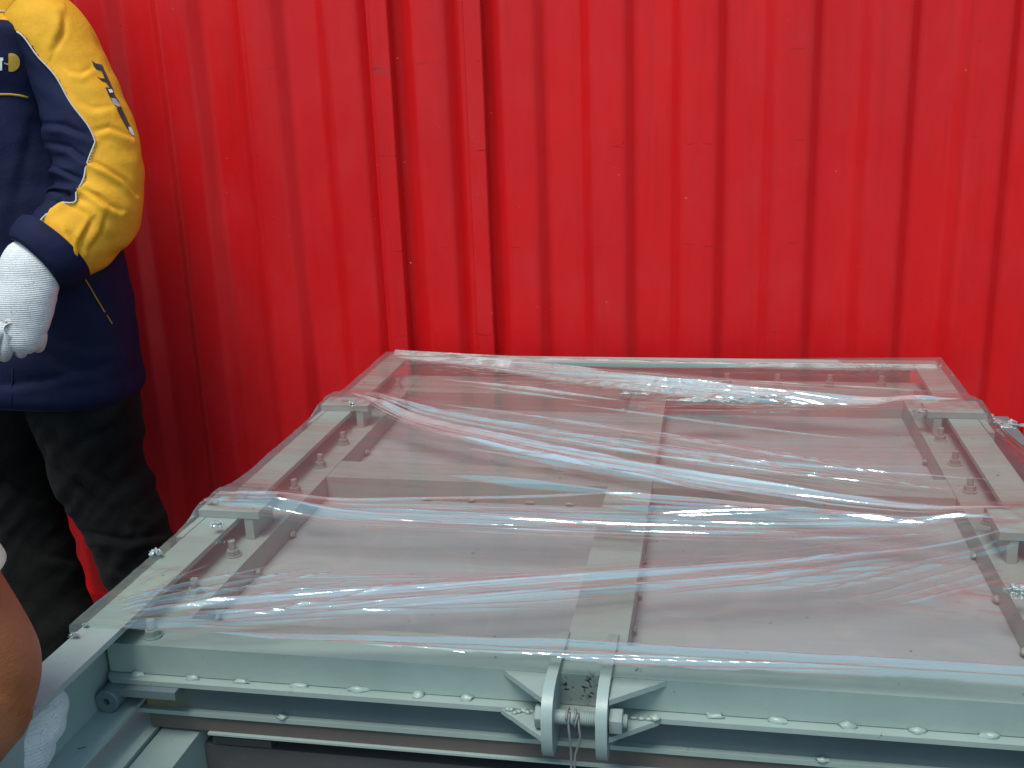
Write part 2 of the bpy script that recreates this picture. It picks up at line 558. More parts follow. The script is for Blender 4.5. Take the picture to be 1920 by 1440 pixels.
def corr_profile():
    """(x, y) of the side sheet: proud face, slope, deep face, slope; period 0.18 m"""
    pr = []
    x = 0.071 - 0.18 * 24
    yp, yd = -DEP / 2, DEP / 2
    while x < X1 + 0.2:
        pr += [(x, yp), (x + 0.024, yd), (x + 0.091, yd), (x + 0.117, yp)]
        x += 0.18
    pr = [p for p in pr if X0 + 0.06 < p[0] < X1 - 0.06]
    out = []
    for i, p in enumerate(pr):       # round each fold
        if i in (0, len(pr) - 1):
            out.append(p)
            continue
        a, b, c = Vector(pr[i - 1]), Vector(p), Vector(pr[i + 1])
        r = 0.009
        p1 = b + (a - b).normalized() * r
        p2 = b + (c - b).normalized() * r
        for t in (0, 0.33, 0.67, 1):
            q = p1 * (1 - t) ** 2 + b * (2 * t * (1 - t)) + p2 * t * t
            out.append((q.x, q.y))
    return out


prof = corr_profile()
zs = np.linspace(0.135, CON_H - 0.07, 60)
vv, ff = [], []
for zi, z in enumerate(zs):
    for (x, y) in prof:
        dent = 0.0038 * noise.noise(Vector((x * 2.3, 3.1, z * 1.4))) + 0.001 * noise.noise(Vector((x * 8, 1.0, z * 3)))
        vv.append((x, y + dent, z))
n = len(prof)
for zi in range(len(zs) - 1):
    for i in range(n - 1):
        ff.append((zi * n + i, zi * n + i + 1, (zi + 1) * n + i + 1, (zi + 1) * n + i))
side = mesh('corrugated_side', vv, ff, True)
link('corrugated_side', side, M['red'], cont)


def cbox(name, x0, x1, y0, y1, z0, z1, bevel=0.004):
    bm = bmesh.new()
    box_bm(bm, x0, x1, -y1, -y0, z0, z1)
    return link(name, bm_mesh(name, bm, bevel, 2), M['red'], cont)


cbox('bottom_rail', X0 + 0.09, X1 - 0.09, -0.022, 0.03, 0.0, 0.140)
cbox('top_rail', X0 + 0.09, X1 - 0.09, -0.024, 0.04, CON_H - 0.075, CON_H)
cbox('corner_post', X0, X0 + 0.1, -0.03, 0.12, 0.0, CON_H)
cbox('corner_post', X1 - 0.1, X1, -0.03, 0.12, 0.0, CON_H)
cbox('roof_panel', X0 + 0.02, X1 - 0.02, 0.042, 2.35, CON_H - 0.05, CON_H - 0.012)
cbox('end_wall', X0 + 0.01, X0 + 0.05, 0.125, 2.35, 0.02, CON_H - 0.06)
cbox('end_wall', X1 - 0.05, X1 - 0.01, 0.125, 2.35, 0.02, CON_H - 0.06)
cbox('far_side', X0 + 0.06, X1 - 0.06, 2.36, 2.40, 0.02, CON_H - 0.02)


def post(xa, xb):
    """pressed strip standing in a valley of the sheet: narrow lip, chamfer, flat face, square right edge"""
    poly = [(xa - 0.012, 0.013), (xa - 0.010, -0.010), (xa - 0.001, -0.014), (xa + 0.002, -0.024), (xb - 0.002, -0.026), (xb, -0.024), (xb, 0.013)]
    bm = bmesh.new()
    za, zb = 0.141, CON_H - 0.076
    lev = np.linspace(za, zb, 24)
    rows = []
    for z in lev:
        dx = 0.0016 * noise.noise(Vector((xa * 5, 0, z * 1.7)))
        rows.append([bm.verts.new((x + dx, y, z)) for x, y in poly])
    k = len(poly)
    for r0, r1 in zip(rows[:-1], rows[1:]):
        for i in range(k - 1):
            bm.faces.new((r0[i], r0[i + 1], r1[i + 1], r1[i]))
    me = bm_mesh('vertical_post', bm, 0)
    return link('vertical_post', me, M['red'], cont)


for xa, xb in ((-0.617, -0.579), (-0.426, -0.389)):
    post(xa, xb)
# rivets along the strips
for i, (rx, rz) in enumerate([(-0.572, 1.375), (-0.5715, 1.165), (-0.5725, 0.95), (-0.381, 1.26), (-0.380, 0.99), (-0.381, 0.80)]):
    bm = bmesh.new()
    bmesh.ops.create_uvsphere(bm, u_segments=8, v_segments=5, radius=0.0018)
    o = link('rivet', bm_mesh('rivet', bm, 0, 2, 60), M['piping'], cont)
    o.location = (rx, 0.0135, rz)
# lashing ring lug on the bottom right, seen at the right margin
lug = at(1930, 830, WY - 0.03)
bm = bmesh.new()
box_bm(bm, -0.016, 0.03, -0.012, 0.012, -0.07, 0.035)
lg = link('lashing_lug', bm_mesh('lashing_lug', bm, 0.006, 2), M['red'], cont)
lg.location = (lug.x, -0.022, lug.z)

# ------------------------------------------------------------------ steel frames
HT = CAM_H - 0.56
FX, FY, FR = -0.595, 2.0995, -0.0353
W = 1.083
frame = thing('steel_frame', 'grey green steel frame topping the stack, under film, with a bolted lug in front', 'steel frame', (FX, FY, HT), FR)


def channel(name, mat, parent, u, sgn, v0, v1, wdt=0.045, dep=0.104, zt=0.0):
    t, w_ = 0.007, 0.006
    poly = [(0, 0), (wdt, 0), (wdt, -t), (w_, -t), (w_, -dep + t - 0.0025), (wdt, -dep + t - 0.0025), (wdt, -dep), (0, -dep)]
    poly = [(u + sgn * a, zt + b) for a, b in poly]
    if sgn < 0:
        poly = poly[::-1]
    return prism_uz(name, mat, parent, poly, v0, v1, 0.0014)


def channel_back(name, mat, parent, u0, u1, dep=0.095):
    t, w_, wdt = 0.007, 0.006, 0.045
    poly = [(0, 0), (wdt, 0), (wdt, -t), (w_, -t), (w_, -dep + t), (wdt, -dep + t), (wdt, -dep), (0, -dep)]
    return prism_vz(name, mat, parent, poly, u0, u1, 0.0014)


channel('side_rail', M['steel'], frame, 0.0, 1, 0.0, 1.62)
channel('side_rail', M['steel'], frame, W, -1, 0.0, 1.62)
channel_back('back_rail', M['steel'], frame, 0.0455, W - 0.0455)
ZP = -0.03
IU0, IU1 = 0.0815, W - 0.0815
box('side_tube', M['steel'], frame, 0.0115, IU0, 0.05, 1.0655, -0.0655, ZP)
box('side_tube', M['steel'], frame, IU1, W - 0.0115, 0.05, 1.0655, -0.0655, ZP)
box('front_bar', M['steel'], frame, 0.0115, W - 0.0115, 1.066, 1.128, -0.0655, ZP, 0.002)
box('back_bar', M['steel'], frame, IU0 + 0.0005, IU1 - 0.0005, 0.05, 0.165, -0.0655, ZP - 0.0004)
box('center_bar', M['steel'], frame, 0.5175, 0.582, 0.1655, 1.0655, -0.0655, ZP + 0.001)
box('cross_bar', M['steel'], frame, IU0 + 0.0005, 0.517, 0.548, 0.618, -0.0655, ZP - 0.0004)
box('cross_bar', M['steel'], frame, 0.5825, IU1 - 0.0005, 0.548, 0.618, -0.0655, ZP - 0.0004)


def pan(u0, u1, v0, v1):
    nu, nv = 24, 24
    vs, fs = [], []
    for j in range(nv + 1):
        for i in range(nu + 1):
            a, b = i / nu, j / nv
            edge = min(a, 1 - a, b, 1 - b)
            z = -0.0635 + 0.003 * min(1, edge * 6) * noise.noise(Vector((a * 2.5 + u0 * 7, b * 2.5 + v0 * 3, 0)))
            vs.append((u0 + (u1 - u0) * a, -(v0 + (v1 - v0) * b), z))
    for j in range(nv):
        for i in range(nu):
            k = j * (nu + 1) + i
            fs.append((k, k + nu + 1, k + nu + 2, k + 1))
    link('sheet_panel', mesh('sheet_panel', vs, fs, True), M['steel_pan'], frame)


for (a, b) in ((IU0, 0.5175), (0.582, IU1)):
    for (c, d) in ((0.165, 0.548), (0.618, 1.066)):
        pan(a + 0.0003, b - 0.0003, c + 0.0003, d - 0.0003)

# flat bar welded under the front bar, rounded at its left end
pts = [(W - 0.014, 1.06), (W - 0.014, 1.1405), (0.020, 1.1405), (0.0125, 1.136), (0.0095, 1.128), (0.0095, 1.06)]
prism_uv('bottom_flat_bar', M['steel'], frame, pts[::-1], -0.0722, -0.0665, 0.0012)


def blob(name, mat, parent, loc, sx, sy, sz, seed, sub=2):
    bm = bmesh.new()
    bmesh.ops.create_icosphere(bm, subdivisions=sub, radius=1.0)
    for v in bm.verts:
        k = 1 + 0.55 * noise.noise(v.co * 1.6 + Vector((seed * 3.7, seed, 0))) + 0.22 * noise.noise(v.co * 4 + Vector((seed, 5, 1)))
        v.co = Vector((v.co.x * sx * k, v.co.y * sy * k, v.co.z * sz * k))
    o = link(name, bm_mesh(name, bm, 0, 2, 70), mat, parent)
    o.location = (loc[0], -loc[1], loc[2])
    return o


# weld beads along the flat bar, one every few centimetres
for i in range(17):
    u = 0.048 + 0.0628 * i + random.uniform(-0.006, 0.006)
    if 0.44 < u < 0.63:
        continue
    blob('weld_bead', M['weld'], frame, (u, 1.1305, -0.0655), random.uniform(0.007, 0.011), random.uniform(0.004, 0.0055), random.uniform(0.003, 0.005), i + 1)
for i, (u, v) in enumerate([(0.24, 0.6195), (0.31, 0.6195), (0.40, 0.6195), (0.46, 0.6195), (0.63, 0.6195), (0.70, 0.6195), (0.77, 0.6195), (0.84, 0.6195)]):
    blob('weld_bead', M['weld'], frame, (u, v - 0.0005, -0.060), 0.007, 0.0028, 0.0028, 40 + i)
for i, v in enumerate([0.70, 0.80, 0.9, 0.985, 1.03]):
    blob('weld_bead', M['weld'], frame, (0.5835, v, -0.056), 0.003, 0.006, 0.004, 60 + i)
for i, v in enumerate([0.4, 0.5, 0.74, 0.86, 0.98]):
    blob('weld_bead', M['weld'], frame, (IU1 - 0.002, v, -0.058), 0.004, 0.007, 0.004, 70 + i)
    blob('weld_bead', M['weld'], frame, (IU0 + 0.003, v + 0.03, -0.058), 0.004, 0.007, 0.004, 80 + i)


def hex_bm(bm, r, z0, z1, seg=6, rot=0.0):
    a = [bm.verts.new((r * math.cos(rot + 2 * PI * k / seg), r * math.sin(rot + 2 * PI * k / seg), z0)) for k in range(seg)]
    b = [bm.verts.new((v.co.x, v.co.y, z1)) for v in a]
    bm.faces.new(a[::-1])
    bm.faces.new(b)
    for k in range(seg):
        bm.faces.new((a[k], a[(k + 1) % seg], b[(k + 1) % seg], b[k]))


bm = bmesh.new()
hex_bm(bm, 0.0047, 0, 0.0210, 12)
stud_me = bm_mesh('stud_bolt', bm, 0.0008, 1, 40)
bm = bmesh.new()
hex_bm(bm, 0.0084, 0.0018, 0.0090, 6, 0.3)
nut_me = bm_mesh('nut', bm, 0.0009, 1, 30)
bm = bmesh.new()
hex_bm(bm, 0.0105, 0, 0.0018, 16)
washer_me = bm_mesh('washer', bm, 0.0004, 1, 40)
for me_ in (stud_me, nut_me, washer_me):
    me_.materials.append(M['bolt'])
spots = [(0.058, 0.145 + 0.108 * k) for k in range(10)] + [(W - 0.0585, 0.160 + 0.108 * k) for k in range(9)] + [(0.125 + 0.0945 * k, 0.078) for k in (6, 7, 8, 9)]
spots = [s for s in spots if s[1] < 1.128]
spots[9] = (0.058, 1.109)
for u, v in spots:
    s_ = link('stud_bolt', stud_me, None, frame)
    s_.location = (u + random.uniform(-.001, .001), -v, ZP)
    s_.rotation_euler = (random.uniform(-.05, .05), random.uniform(-.05, .05), random.uniform(0, 3))
    link('nut', nut_me, None, s_)
    link('washer', washer_me, None, s_)

# clevis lug: two cheek plates, four gussets, pivot bolt with nut
poly = [(1.040, ZP - 0.002), (1.052, -0.0255), (1.09, -0.0215), (1.150, -0.0215), (1.166, -0.0245), (1.178, -0.031), (1.1855, -0.040),
        (1.188, -0.052), (1.1885, -0.066), (1.187, -0.082), (1.180, -0.0915), (1.168, -0.0935), (1.150, -0.0905), (1.142, -0.082), (1.142, -0.0655), (1.129, -0.0655), (1.129, ZP + 0.0005), (1.064, ZP + 0.0005)]
poly_l = poly
prism_vz('lug_plate', M['steel_lug'], frame, poly_l, 0.5078, 0.5190, 0.0015)
prism_vz('lug_plate', M['steel_lug'], frame, poly_l, 0.5612, 0.5724, 0.0015)


def ragged(poly, seed, amp=0.0009, n=14):
    out = []
    for i in range(len(poly)):
        a, b = Vector(poly[i]), Vector(poly[(i + 1) % len(poly)])
        for k in range(n):
            t = k / n
            p = a.lerp(b, t)
            d = (b - a).normalized()
            q = amp * noise.noise(Vector((seed + i * 3.3 + t * 9, seed, 0))) if k else 0
            out.append((p.x - d.y * q, p.y + d.x * q))
    return out


prism_uv('gusset_plate', M['steel_lug'], frame, ragged([(0.4605, 1.1285), (0.5072, 1.1740), (0.5072, 1.1285)], 1), -0.0365, -0.0305, 0.0008)
prism_uv('gusset_plate', M['steel_lug'], frame, ragged([(0.5730, 1.1285), (0.5730, 1.1695), (0.6266, 1.1285)], 2), -0.0365, -0.0305, 0.0008)
prism_uv('gusset_plate', M['steel_lug'], frame, ragged([(0.4587, 1.1412), (0.5072, 1.1835), (0.5072, 1.1412)], 3), -0.0735, -0.068, 0.0008)
prism_uv('gusset_plate', M['steel_lug'], frame, ragged([(0.5730, 1.1412), (0.5730, 1.1770), (0.6200, 1.1412)], 4), -0.0735, -0.068, 0.0008)
for i in range(9):      # lumpy weld on the lower left gusset
    blob('weld_bead', M['weld'], frame, (0.466 + 0.0042 * i, 1.143 + random.uniform(0, 0.005), -0.0665), 0.0035, 0.0025, 0.0022, 90 + i, 1)
for i in range(5):
    blob('weld_bead', M['weld'], frame, (0.578 + 0.008 * i, 1.1425, -0.0665), 0.0045, 0.0022, 0.002, 110 + i, 1)
blob('weld_bead', M['weld'], frame, (0.616, 1.141, -0.0655), 0.006, 0.004, 0.0035, 120)

AV, AZ = 1.166, -0.0555
pb = []
for k in range(31):
    u = 0.5055 + (0.5445 - 0.5055) * k / 30
    pb.append((u, 0.0074)) if u < 0.542 else None
for k in range(81):            # threads
    u = 0.5425 + (0.5905 - 0.5425) * k / 80
    pb.append((u, 0.0071 + (0.0005 if k % 4 in (0, 1) else -0.0004)))
bolt_me = tube_mesh('pivot_bolt', [(u, -AV, AZ) for u, r in pb], 0.007, 20, True, [r for u, r in pb])
pivot = link('pivot_bolt', bolt_me, M['bolt'], frame)


def hex_u(name, parent, u0, u1, r, rot):
    bm = bmesh.new()
    hex_bm(bm, r, u0, u1, 6, rot)
    bmesh.ops.rotate(bm, verts=bm.verts, cent=(0, 0, 0), matrix=Matrix.Rotation(PI / 2, 3, 'Y'))
    bmesh.ops.translate(bm, verts=bm.verts, vec=(0, -AV, AZ))
    return link(name, bm_mesh(name, bm, 0.0012, 2, 30), M['bolt'], parent)


hex_u('bolt_head', pivot, 0.4995, 0.5074, 0.0125, 0.25)
hex_u('nut', pivot, 0.5732, 0.5862, 0.0138, 0.0)

# tie wire twisted round the pivot bolt
wp = []
for k in range(30):
    t = k / 29
    a = 2 * PI * t * 1.15 + 0.3
    wp.append((0.531 + 0.003 * t, -AV - 0.0088 * math.cos(a), AZ + 0.0088 * math.sin(a)))
down = [(0.5335, -AV - 0.0095, AZ - 0.004), (0.5345, -AV - 0.0088, AZ - 0.018), (0.535, -AV - 0.007, AZ - 0.032), (0.5352, -AV - 0.006, AZ - 0.046), (0.5345, -AV - 0.006, AZ - 0.054)]
loop = [(0.5325 + 0.005 * math.cos(a), -AV - 0.006 - 0.001 * a, AZ - 0.0605 + 0.0058 * math.sin(a)) for a in np.linspace(0.9, 6.4, 18)]
wire1 = wp + down + loop
wire = thing('tie_wire', 'thin grey wire looped round the clevis bolt and hanging down between its cheek plates', 'wire', (FX, FY, HT), FR)
link('wire_strand', tube_mesh('wire_strand', wire1, 0.0013, 8), M['wire'], wire)
wp2 = [(x + 0.0075 + 0.001 * math.sin(i * .5), y * 1.0 - 0.0006, z) for i, (x, y, z) in enumerate(wp)]
dn2 = [(0.544, -AV - 0.0105, AZ - 0.004), (0.5452, -AV - 0.010, AZ - 0.014), (0.543, -AV - 0.0085, AZ - 0.024), (0.5395, -AV - 0.008, AZ - 0.036), (0.5385, -AV - 0.0075, AZ - 0.05), (0.5375, -AV - 0.007, AZ - 0.058)]
link('wire_strand', tube_mesh('wire_strand', wp2 + dn2, 0.0013, 8), M['wire'], wire)

# hinge: barrel and leaf under the left end of the front bar
hb = bmesh.new()
HC, HZ, HV0, HV1 = 0.0200, -0.0858, 1.105, 1.157
seg = 28
ro, ri = 0.0135, 0.0040
rings = []
for (r, v) in ((ri, HV1 - 0.02), (ri, HV1), (ro - 0.001, HV1), (ro, HV1 - 0.001), (ro, HV0)):
    rings.append([hb.verts.new((HC + r * math.cos(2 * PI * k / seg), -v, HZ + r * math.sin(2 * PI * k / seg))) for k in range(seg)])
for a, b in zip(rings[:-1], rings[1:]):
    for k in range(seg):
        hb.faces.new((a[k], a[(k + 1) % seg], b[(k + 1) % seg], b[k]))
hb.faces.new(rings[0])
hinge = link('hinge_barrel', bm_mesh('hinge_barrel', hb, 0, 2, 40), M['steel_low'], frame)
box('hinge_leaf', M['steel_low'], hinge, 0.0215, 0.099, 1.100, 1.150, -0.0820, -0.0728, 0.0012)

# bracket tabs that sit over the side rails
for side_ in (0, 1):
    for (va, vb) in ((0.335, 0.385), (0.785, 0.852)):
        if side_:
            va, vb = va - 0.045, vb - 0.03
        mir = (lambda u: u) if side_ == 0 else (lambda u: W - u)
        a, b = sorted((mir(-0.010), mir(0.076)))
        tab = box('bracket_tab', M['steel_lug'], frame, a, b, va, vb, 0.0006, 0.0105, 0.002)
        a, b = sorted((mir(0.054), mir(0.066)))
        box('bracket_leg', M['steel_lug'], tab, a, b, va + 0.002, vb - 0.001, ZP + 0.0005, 0.0004, 0.001)
        a, b = sorted((mir(-0.0105), mir(-0.0012)))
        box('bracket_ear', M['steel_lug'], tab, a, b, va + 0.004, vb + 0.065, -0.05, 0.0003, 0.0015)

# ---- second frame, under the first
f2 = thing('steel_frame', 'darker steel frame directly under the top frame, its edge lip showing below the hinge', 'steel frame', (FX, FY, HT), FR, None)
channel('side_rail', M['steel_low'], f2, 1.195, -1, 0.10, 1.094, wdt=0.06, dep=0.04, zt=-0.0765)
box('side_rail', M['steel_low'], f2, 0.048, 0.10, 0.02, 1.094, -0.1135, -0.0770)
box('front_web', M['shaded_web'], f2, 0.046, 1.19, 1.0945, 1.1215, -0.1100, -0.0775)
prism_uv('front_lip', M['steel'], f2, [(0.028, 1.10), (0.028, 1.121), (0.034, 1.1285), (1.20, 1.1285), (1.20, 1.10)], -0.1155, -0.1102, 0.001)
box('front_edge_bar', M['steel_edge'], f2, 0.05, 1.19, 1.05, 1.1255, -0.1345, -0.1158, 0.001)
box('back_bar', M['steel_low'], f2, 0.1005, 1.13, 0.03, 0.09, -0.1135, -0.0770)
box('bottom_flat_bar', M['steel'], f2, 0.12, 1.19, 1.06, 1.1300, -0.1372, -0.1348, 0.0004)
for u in (0.21, 0.78):
    blob('weld_bead', M['weld'], f2, (u, 1.1275, -0.1085), 0.006, 0.003, 0.003, u * 50)

# ---- third frame: the pair of pale bars running out to the front at the left
f3 = thing('steel_frame', 'pale green lower frame whose twin bars stick out below the hinge at the left', 'steel frame', (FX, FY, HT), FR, None)
box('twin_bar', M['steel_lightbar'], f3, 0.0072, 0.0545, 0.05, 1.62, -0.19, -0.1378, 0.002)
box('twin_bar', M['steel'], f3, 0.0600, 0.1070, 0.05, 1.62, -0.19, -0.1392, 0.002)
box('twin_bar', M['steel_lightbar'], f3, 1.06, 1.107, 0.05, 1.62, -0.19, -0.1378, 0.002)
box('cross_beam', M['shadowed_beam'], f3, 0.1075, 1.0595, 1.06, 1.118, -0.26, -0.158, 0.002)
box('spacer_block', M['shadowed_beam'], f3, 0.118, 0.188, 1.075, 1.1165, -0.1575, -0.1485, 0.001)
box('cross_beam', M['shadowed_beam'], f3, 0.1075, 1.0595, 0.1, 0.16, -0.26, -0.158, 0.002)
for u in (0.0075, 0.061, 1.0605):
    for v in (0.12, 1.0):
        box('support_leg', M['steel_low'], f3, u, u + 0.045, v, v + 0.05, -HT + 0.001, -0.1905, 0.002)
fw = (FX, FY)


# ------------------------------------------------------------------ stretch film
film = thing('stretch_film', 'clear shiny stretch film pulled in wrinkled bands over the steel frame', 'plastic film', (FX, FY, HT), FR)


def uv0(px, py, z=0.0):
    """photo pixel to (u, v) on the level plane z of the frame"""
    d = CF + CR * ((px - 960) / FPX) - CU * ((py - 720) / FPX)
    t = (HT + z - CAM_H) / d.z
    P = Vector((0, 0, CAM_H)) + d * t
    q = Vector((P.x - FX, P.y - FY))
    c, s = math.cos(-FR), math.sin(-FR)
    return (q.x * c - q.y * s, -(q.x * s + q.y * c))


NU, NV = 520, 1250
U0, U1, V0_, V1_ = -0.012, W + 0.012, -0.012, 1.150
uu = np.linspace(U0, U1, NU)
vv_ = np.linspace(V0_, V1_, NV)
UU, VV = np.meshgrid(uu, vv_)
rng = np.random.RandomState(5)


def vnoise(x, y, seed):
    """smooth value noise, numpy"""
    r = np.random.RandomState(seed)
    T = r.rand(64, 64) * 2 - 1
    xi, yi = np.floor(x).astype(int), np.floor(y).astype(int)
    fx, fy = x - xi, y - yi
    fx, fy = fx * fx * (3 - 2 * fx), fy * fy * (3 - 2 * fy)
    g_ = lambda a, b: T[a % 64, b % 64]
    return (g_(xi, yi) * (1 - fx) + g_(xi + 1, yi) * fx) * (1 - fy) + (g_(xi, yi + 1) * (1 - fx) + g_(xi + 1, yi + 1) * fx) * fy


cu = np.clip(UU / W, 0, 1)
Z = 0.0035 - 0.012 * np.sin(PI * cu) ** 0.8 * (0.5 + 0.5 * np.sin(PI * np.clip(VV / 1.1, 0, 1)))
Z += 0.0012 * vnoise(UU * 3, VV * 18, 1) + 0.0005 * vnoise(UU * 6 + VV * 4, VV * 60, 2) + 0.00018 * vnoise(UU * 10, VV * 170, 3)
# tents over the bracket tabs
for (bu, bv) in ((0.03, 0.815), (0.03, 0.355), (W - 0.03, 0.785), (W - 0.03, 0.315)):
    d = np.hypot((UU - bu) / 0.075, (VV - bv) / 0.045)
    Z += 0.0125 * np.exp(-np.maximum(0, d - 0.75) ** 2 * 1.6)
    Z += 0.0022 * vnoise(UU * 70, VV * 70, 11) * np.exp(-d * d * 0.8)
L = np.full_like(UU, 1.15)
L += 1.1 * np.clip((0.37 - VV) / 0.03, 0, 1) + 0.6 * np.clip((0.86 - VV) / 0.04, 0, 1)
RID = np.zeros_like(UU)


def ridge(pts, wf, slope, wb=None, taper=(0.0, 0.0), lay=0.0, wig=0.0007, seed=0, lw=1.0):
    """a fold along a line of photo pixels; its near face leans towards the viewer with the given slope"""
    global Z, L
    P = [uv0(*p) for p in pts]
    us = np.array([p[0] for p in P])
    vs = np.array([p[1] for p in P])
    o = np.argsort(us)
    us, vs = us[o], vs[o]
    lo, hi = np.searchsorted(vv_, [vs.min() - 2.2 * wf - 0.01, vs.max() + 3.2 * wf + 0.01])
    if hi <= lo:
        return
    sl = slice(lo, hi)
    t = (uu - us[0]) / (us[-1] - us[0])
    line = np.interp(uu, us, vs) + wig * vnoise(uu * 22, uu * 0 + seed, 20 + seed)
    tp = np.ones_like(t)
    if taper[0] > 0:
        tp = tp * np.clip(t / taper[0], 0, 1) ** 0.7
    if taper[1] > 0:
        tp = tp * np.clip((1 - t) / taper[1], 0, 1) ** 0.7
    tp = np.where((t > 0) & (t < 1), tp, 0)
    f_ = wf * tp * (1 + 0.12 * vnoise(uu * 7, uu * 0 + seed * 1.7, 30 + seed))
    b_ = (wb if wb else wf * 0.36) * tp
    d = VV[sl] - line
    pr_ = np.where(d >= 0, 1 - d / np.maximum(f_, 1e-6), 1 + d / np.maximum(b_, 1e-6))
    Z[sl] += np.clip(pr_, 0, 1) * (slope * f_)
    if lay:
        lay *= 1.6
        L[sl] += lay * np.clip(1.6 - np.abs(d - f_ * 0.4) / np.maximum(f_ * lw, 1e-6) * 1.6, 0, 1) * (tp > 0)


SB, SM, SF = 0.58, 0.46, 0.31
# back band
ridge([(740, 664), (1000, 672), (1300, 679), (1757, 692)], 0.012, SB, lay=2, seed=1)
ridge([(745, 672), (960, 684), (1200, 712), (1440, 737), (1700, 757), (1805, 765)], 0.024, SB, lay=7, seed=2, taper=(0.2, 0.25))
ridge([(900, 690), (1200, 724), (1440, 748), (1640, 757)], 0.013, SB, lay=4, seed=3, taper=(0.4, 0.4))
ridge([(800, 668), (1000, 679), (1200, 697)], 0.006, SB, lay=3, seed=4, taper=(0.3, 0.6))
ridge([(820, 708), (960, 722), (1180, 745)], 0.008, SB, lay=4, seed=5, taper=(0.5, 0.5))
ridge([(860, 718), (980, 733), (1120, 748)], 0.006, SB, lay=3, seed=6, taper=(0.5, 0.5))
ridge([(1040, 748), (1240, 772), (1560, 815), (1640, 822)], 0.005, SB, lay=2, seed=7, taper=(0.3, 0.3))
# the long diagonal bunch from the back left bracket to the front right one
ridge([(668, 744), (900, 780), (1200, 826), (1420, 858), (1900, 905)], 0.010, SB, lay=4, seed=8, taper=(0.15, 0.6))
ridge([(664, 748), (900, 790), (1240, 846), (1500, 884), (1905, 930)], 0.006, SB, lay=4, seed=9, taper=(0.15, 0.6))
ridge([(660, 752), (860, 797), (1100, 845), (1300, 883), (1560, 925), (1900, 972)], 0.015, SM, lay=9, seed=10, taper=(0.1, 0.25))
ridge([(665, 758), (860, 805), (1100, 856), (1300, 895), (1560, 938), (1850, 975)], 0.007, SM, lay=6, seed=11, taper=(0.2, 0.4))
ridge([(680, 765), (860, 812), (1060, 856), (1300, 905), (1500, 938)], 0.005, SM, lay=5, seed=12, taper=(0.2, 0.5))
ridge([(755, 793), (900, 822), (1100, 865), (1280, 895)], 0.010, SM, lay=5, seed=13, taper=(0.5, 0.4))
ridge([(850, 828), (1000, 852), (1180, 882), (1380, 915)], 0.013, SM, lay=3, seed=14, taper=(0.6, 0.5))
ridge([(930, 835), (1100, 862), (1260, 890)], 0.007, SM, lay=3, seed=15, taper=(0.6, 0.5))
ridge([(835, 884), (900, 890), (1060, 905), (1225, 920)], 0.019, SM, lay=2, seed=16, taper=(0.4, 0.7))
# band at the front left bracket, across to the right
ridge([(400, 944), (560, 936), (800, 928), (1130, 915)], 0.006, SF + .08, lay=5, seed=17, taper=(0.05, 0.1))
ridge([(1130, 914), (1300, 925), (1560, 952), (1760, 978), (1900, 990)], 0.009, SF + .05, lay=6, seed=18, taper=(0.1, 0.3))
ridge([(1140, 922), (1350, 940), (1560, 962), (1800, 990)], 0.007, SM, lay=5, seed=19, taper=(0.3, 0.3))
ridge([(1120, 938), (1400, 955), (1700, 975), (1890, 985)], 0.018, SM, lay=2.5, seed=20, taper=(0.2, 0.5))
ridge([(585, 942), (800, 942), (1100, 945)], 0.010, SF + .08, lay=2, seed=21, taper=(0.5, 0.2))
ridge([(380, 957), (500, 958), (800, 961), (1130, 963), (1500, 972), (1760, 985)], 0.021, SF + .08, lay=2.5, seed=22, taper=(0.05, 0.35))
ridge([(1160, 985), (1400, 988), (1680, 990)], 0.007, SF + .08, lay=2, seed=23, taper=(0.3, 0.6))
ridge([(1400, 1003), (1560, 1001), (1730, 1000)], 0.006, SF + .08, lay=2, seed=24, taper=(0.6, 0.4))
# long tension line from the front left rail to the front right bracket
ridge([(240, 1150), (400, 1130), (560, 1112), (800, 1094), (1100, 1073), (1400, 1049), (1600, 1034), (1900, 1010)], 0.013, SF + .05, lay=4.5, seed=25, taper=(0.1, 0.45))
ridge([(330, 1158), (560, 1135), (800, 1120), (1100, 1101), (1380, 1075), (1600, 1058)], 0.019, SF, lay=1.8, seed=26, taper=(0.3, 0.5))
ridge([(400, 1165), (700, 1140), (1000, 1123), (1190, 1108)], 0.008, SF, lay=1.5, seed=27, taper=(0.3, 0.5))
# fingers running in from the left rail
for k, (a, b, tip) in enumerate([((225, 1130), (380, 1088), (545, 1052)), ((225, 1140), (400, 1100), (603, 1060)), ((225, 1148), (420, 1108), (650, 1065)), ((270, 1120), (330, 1085), (398, 1056)),
                                 ((240, 1160), (500, 1112), (700, 1080)), ((230, 1170), (500, 1150), (860, 1070)), ((250, 1100), (300, 1075), (345, 1062)), ((225, 1178), (500, 1165), (700, 1150))]):
    ridge([a, b, tip], 0.0090, SF + .03, lay=2, seed=30 + k, taper=(0.08, 0.75), wig=0.001)
ridge([(350, 1150), (700, 1142), (1025, 1134)], 0.008, SF, lay=1, seed=39, taper=(0.2, 0.3))
ridge([(360, 1176), (460, 1176), (540, 1175)], 0.004, SF, lay=1.5, seed=40, taper=(0.2, 0.5))
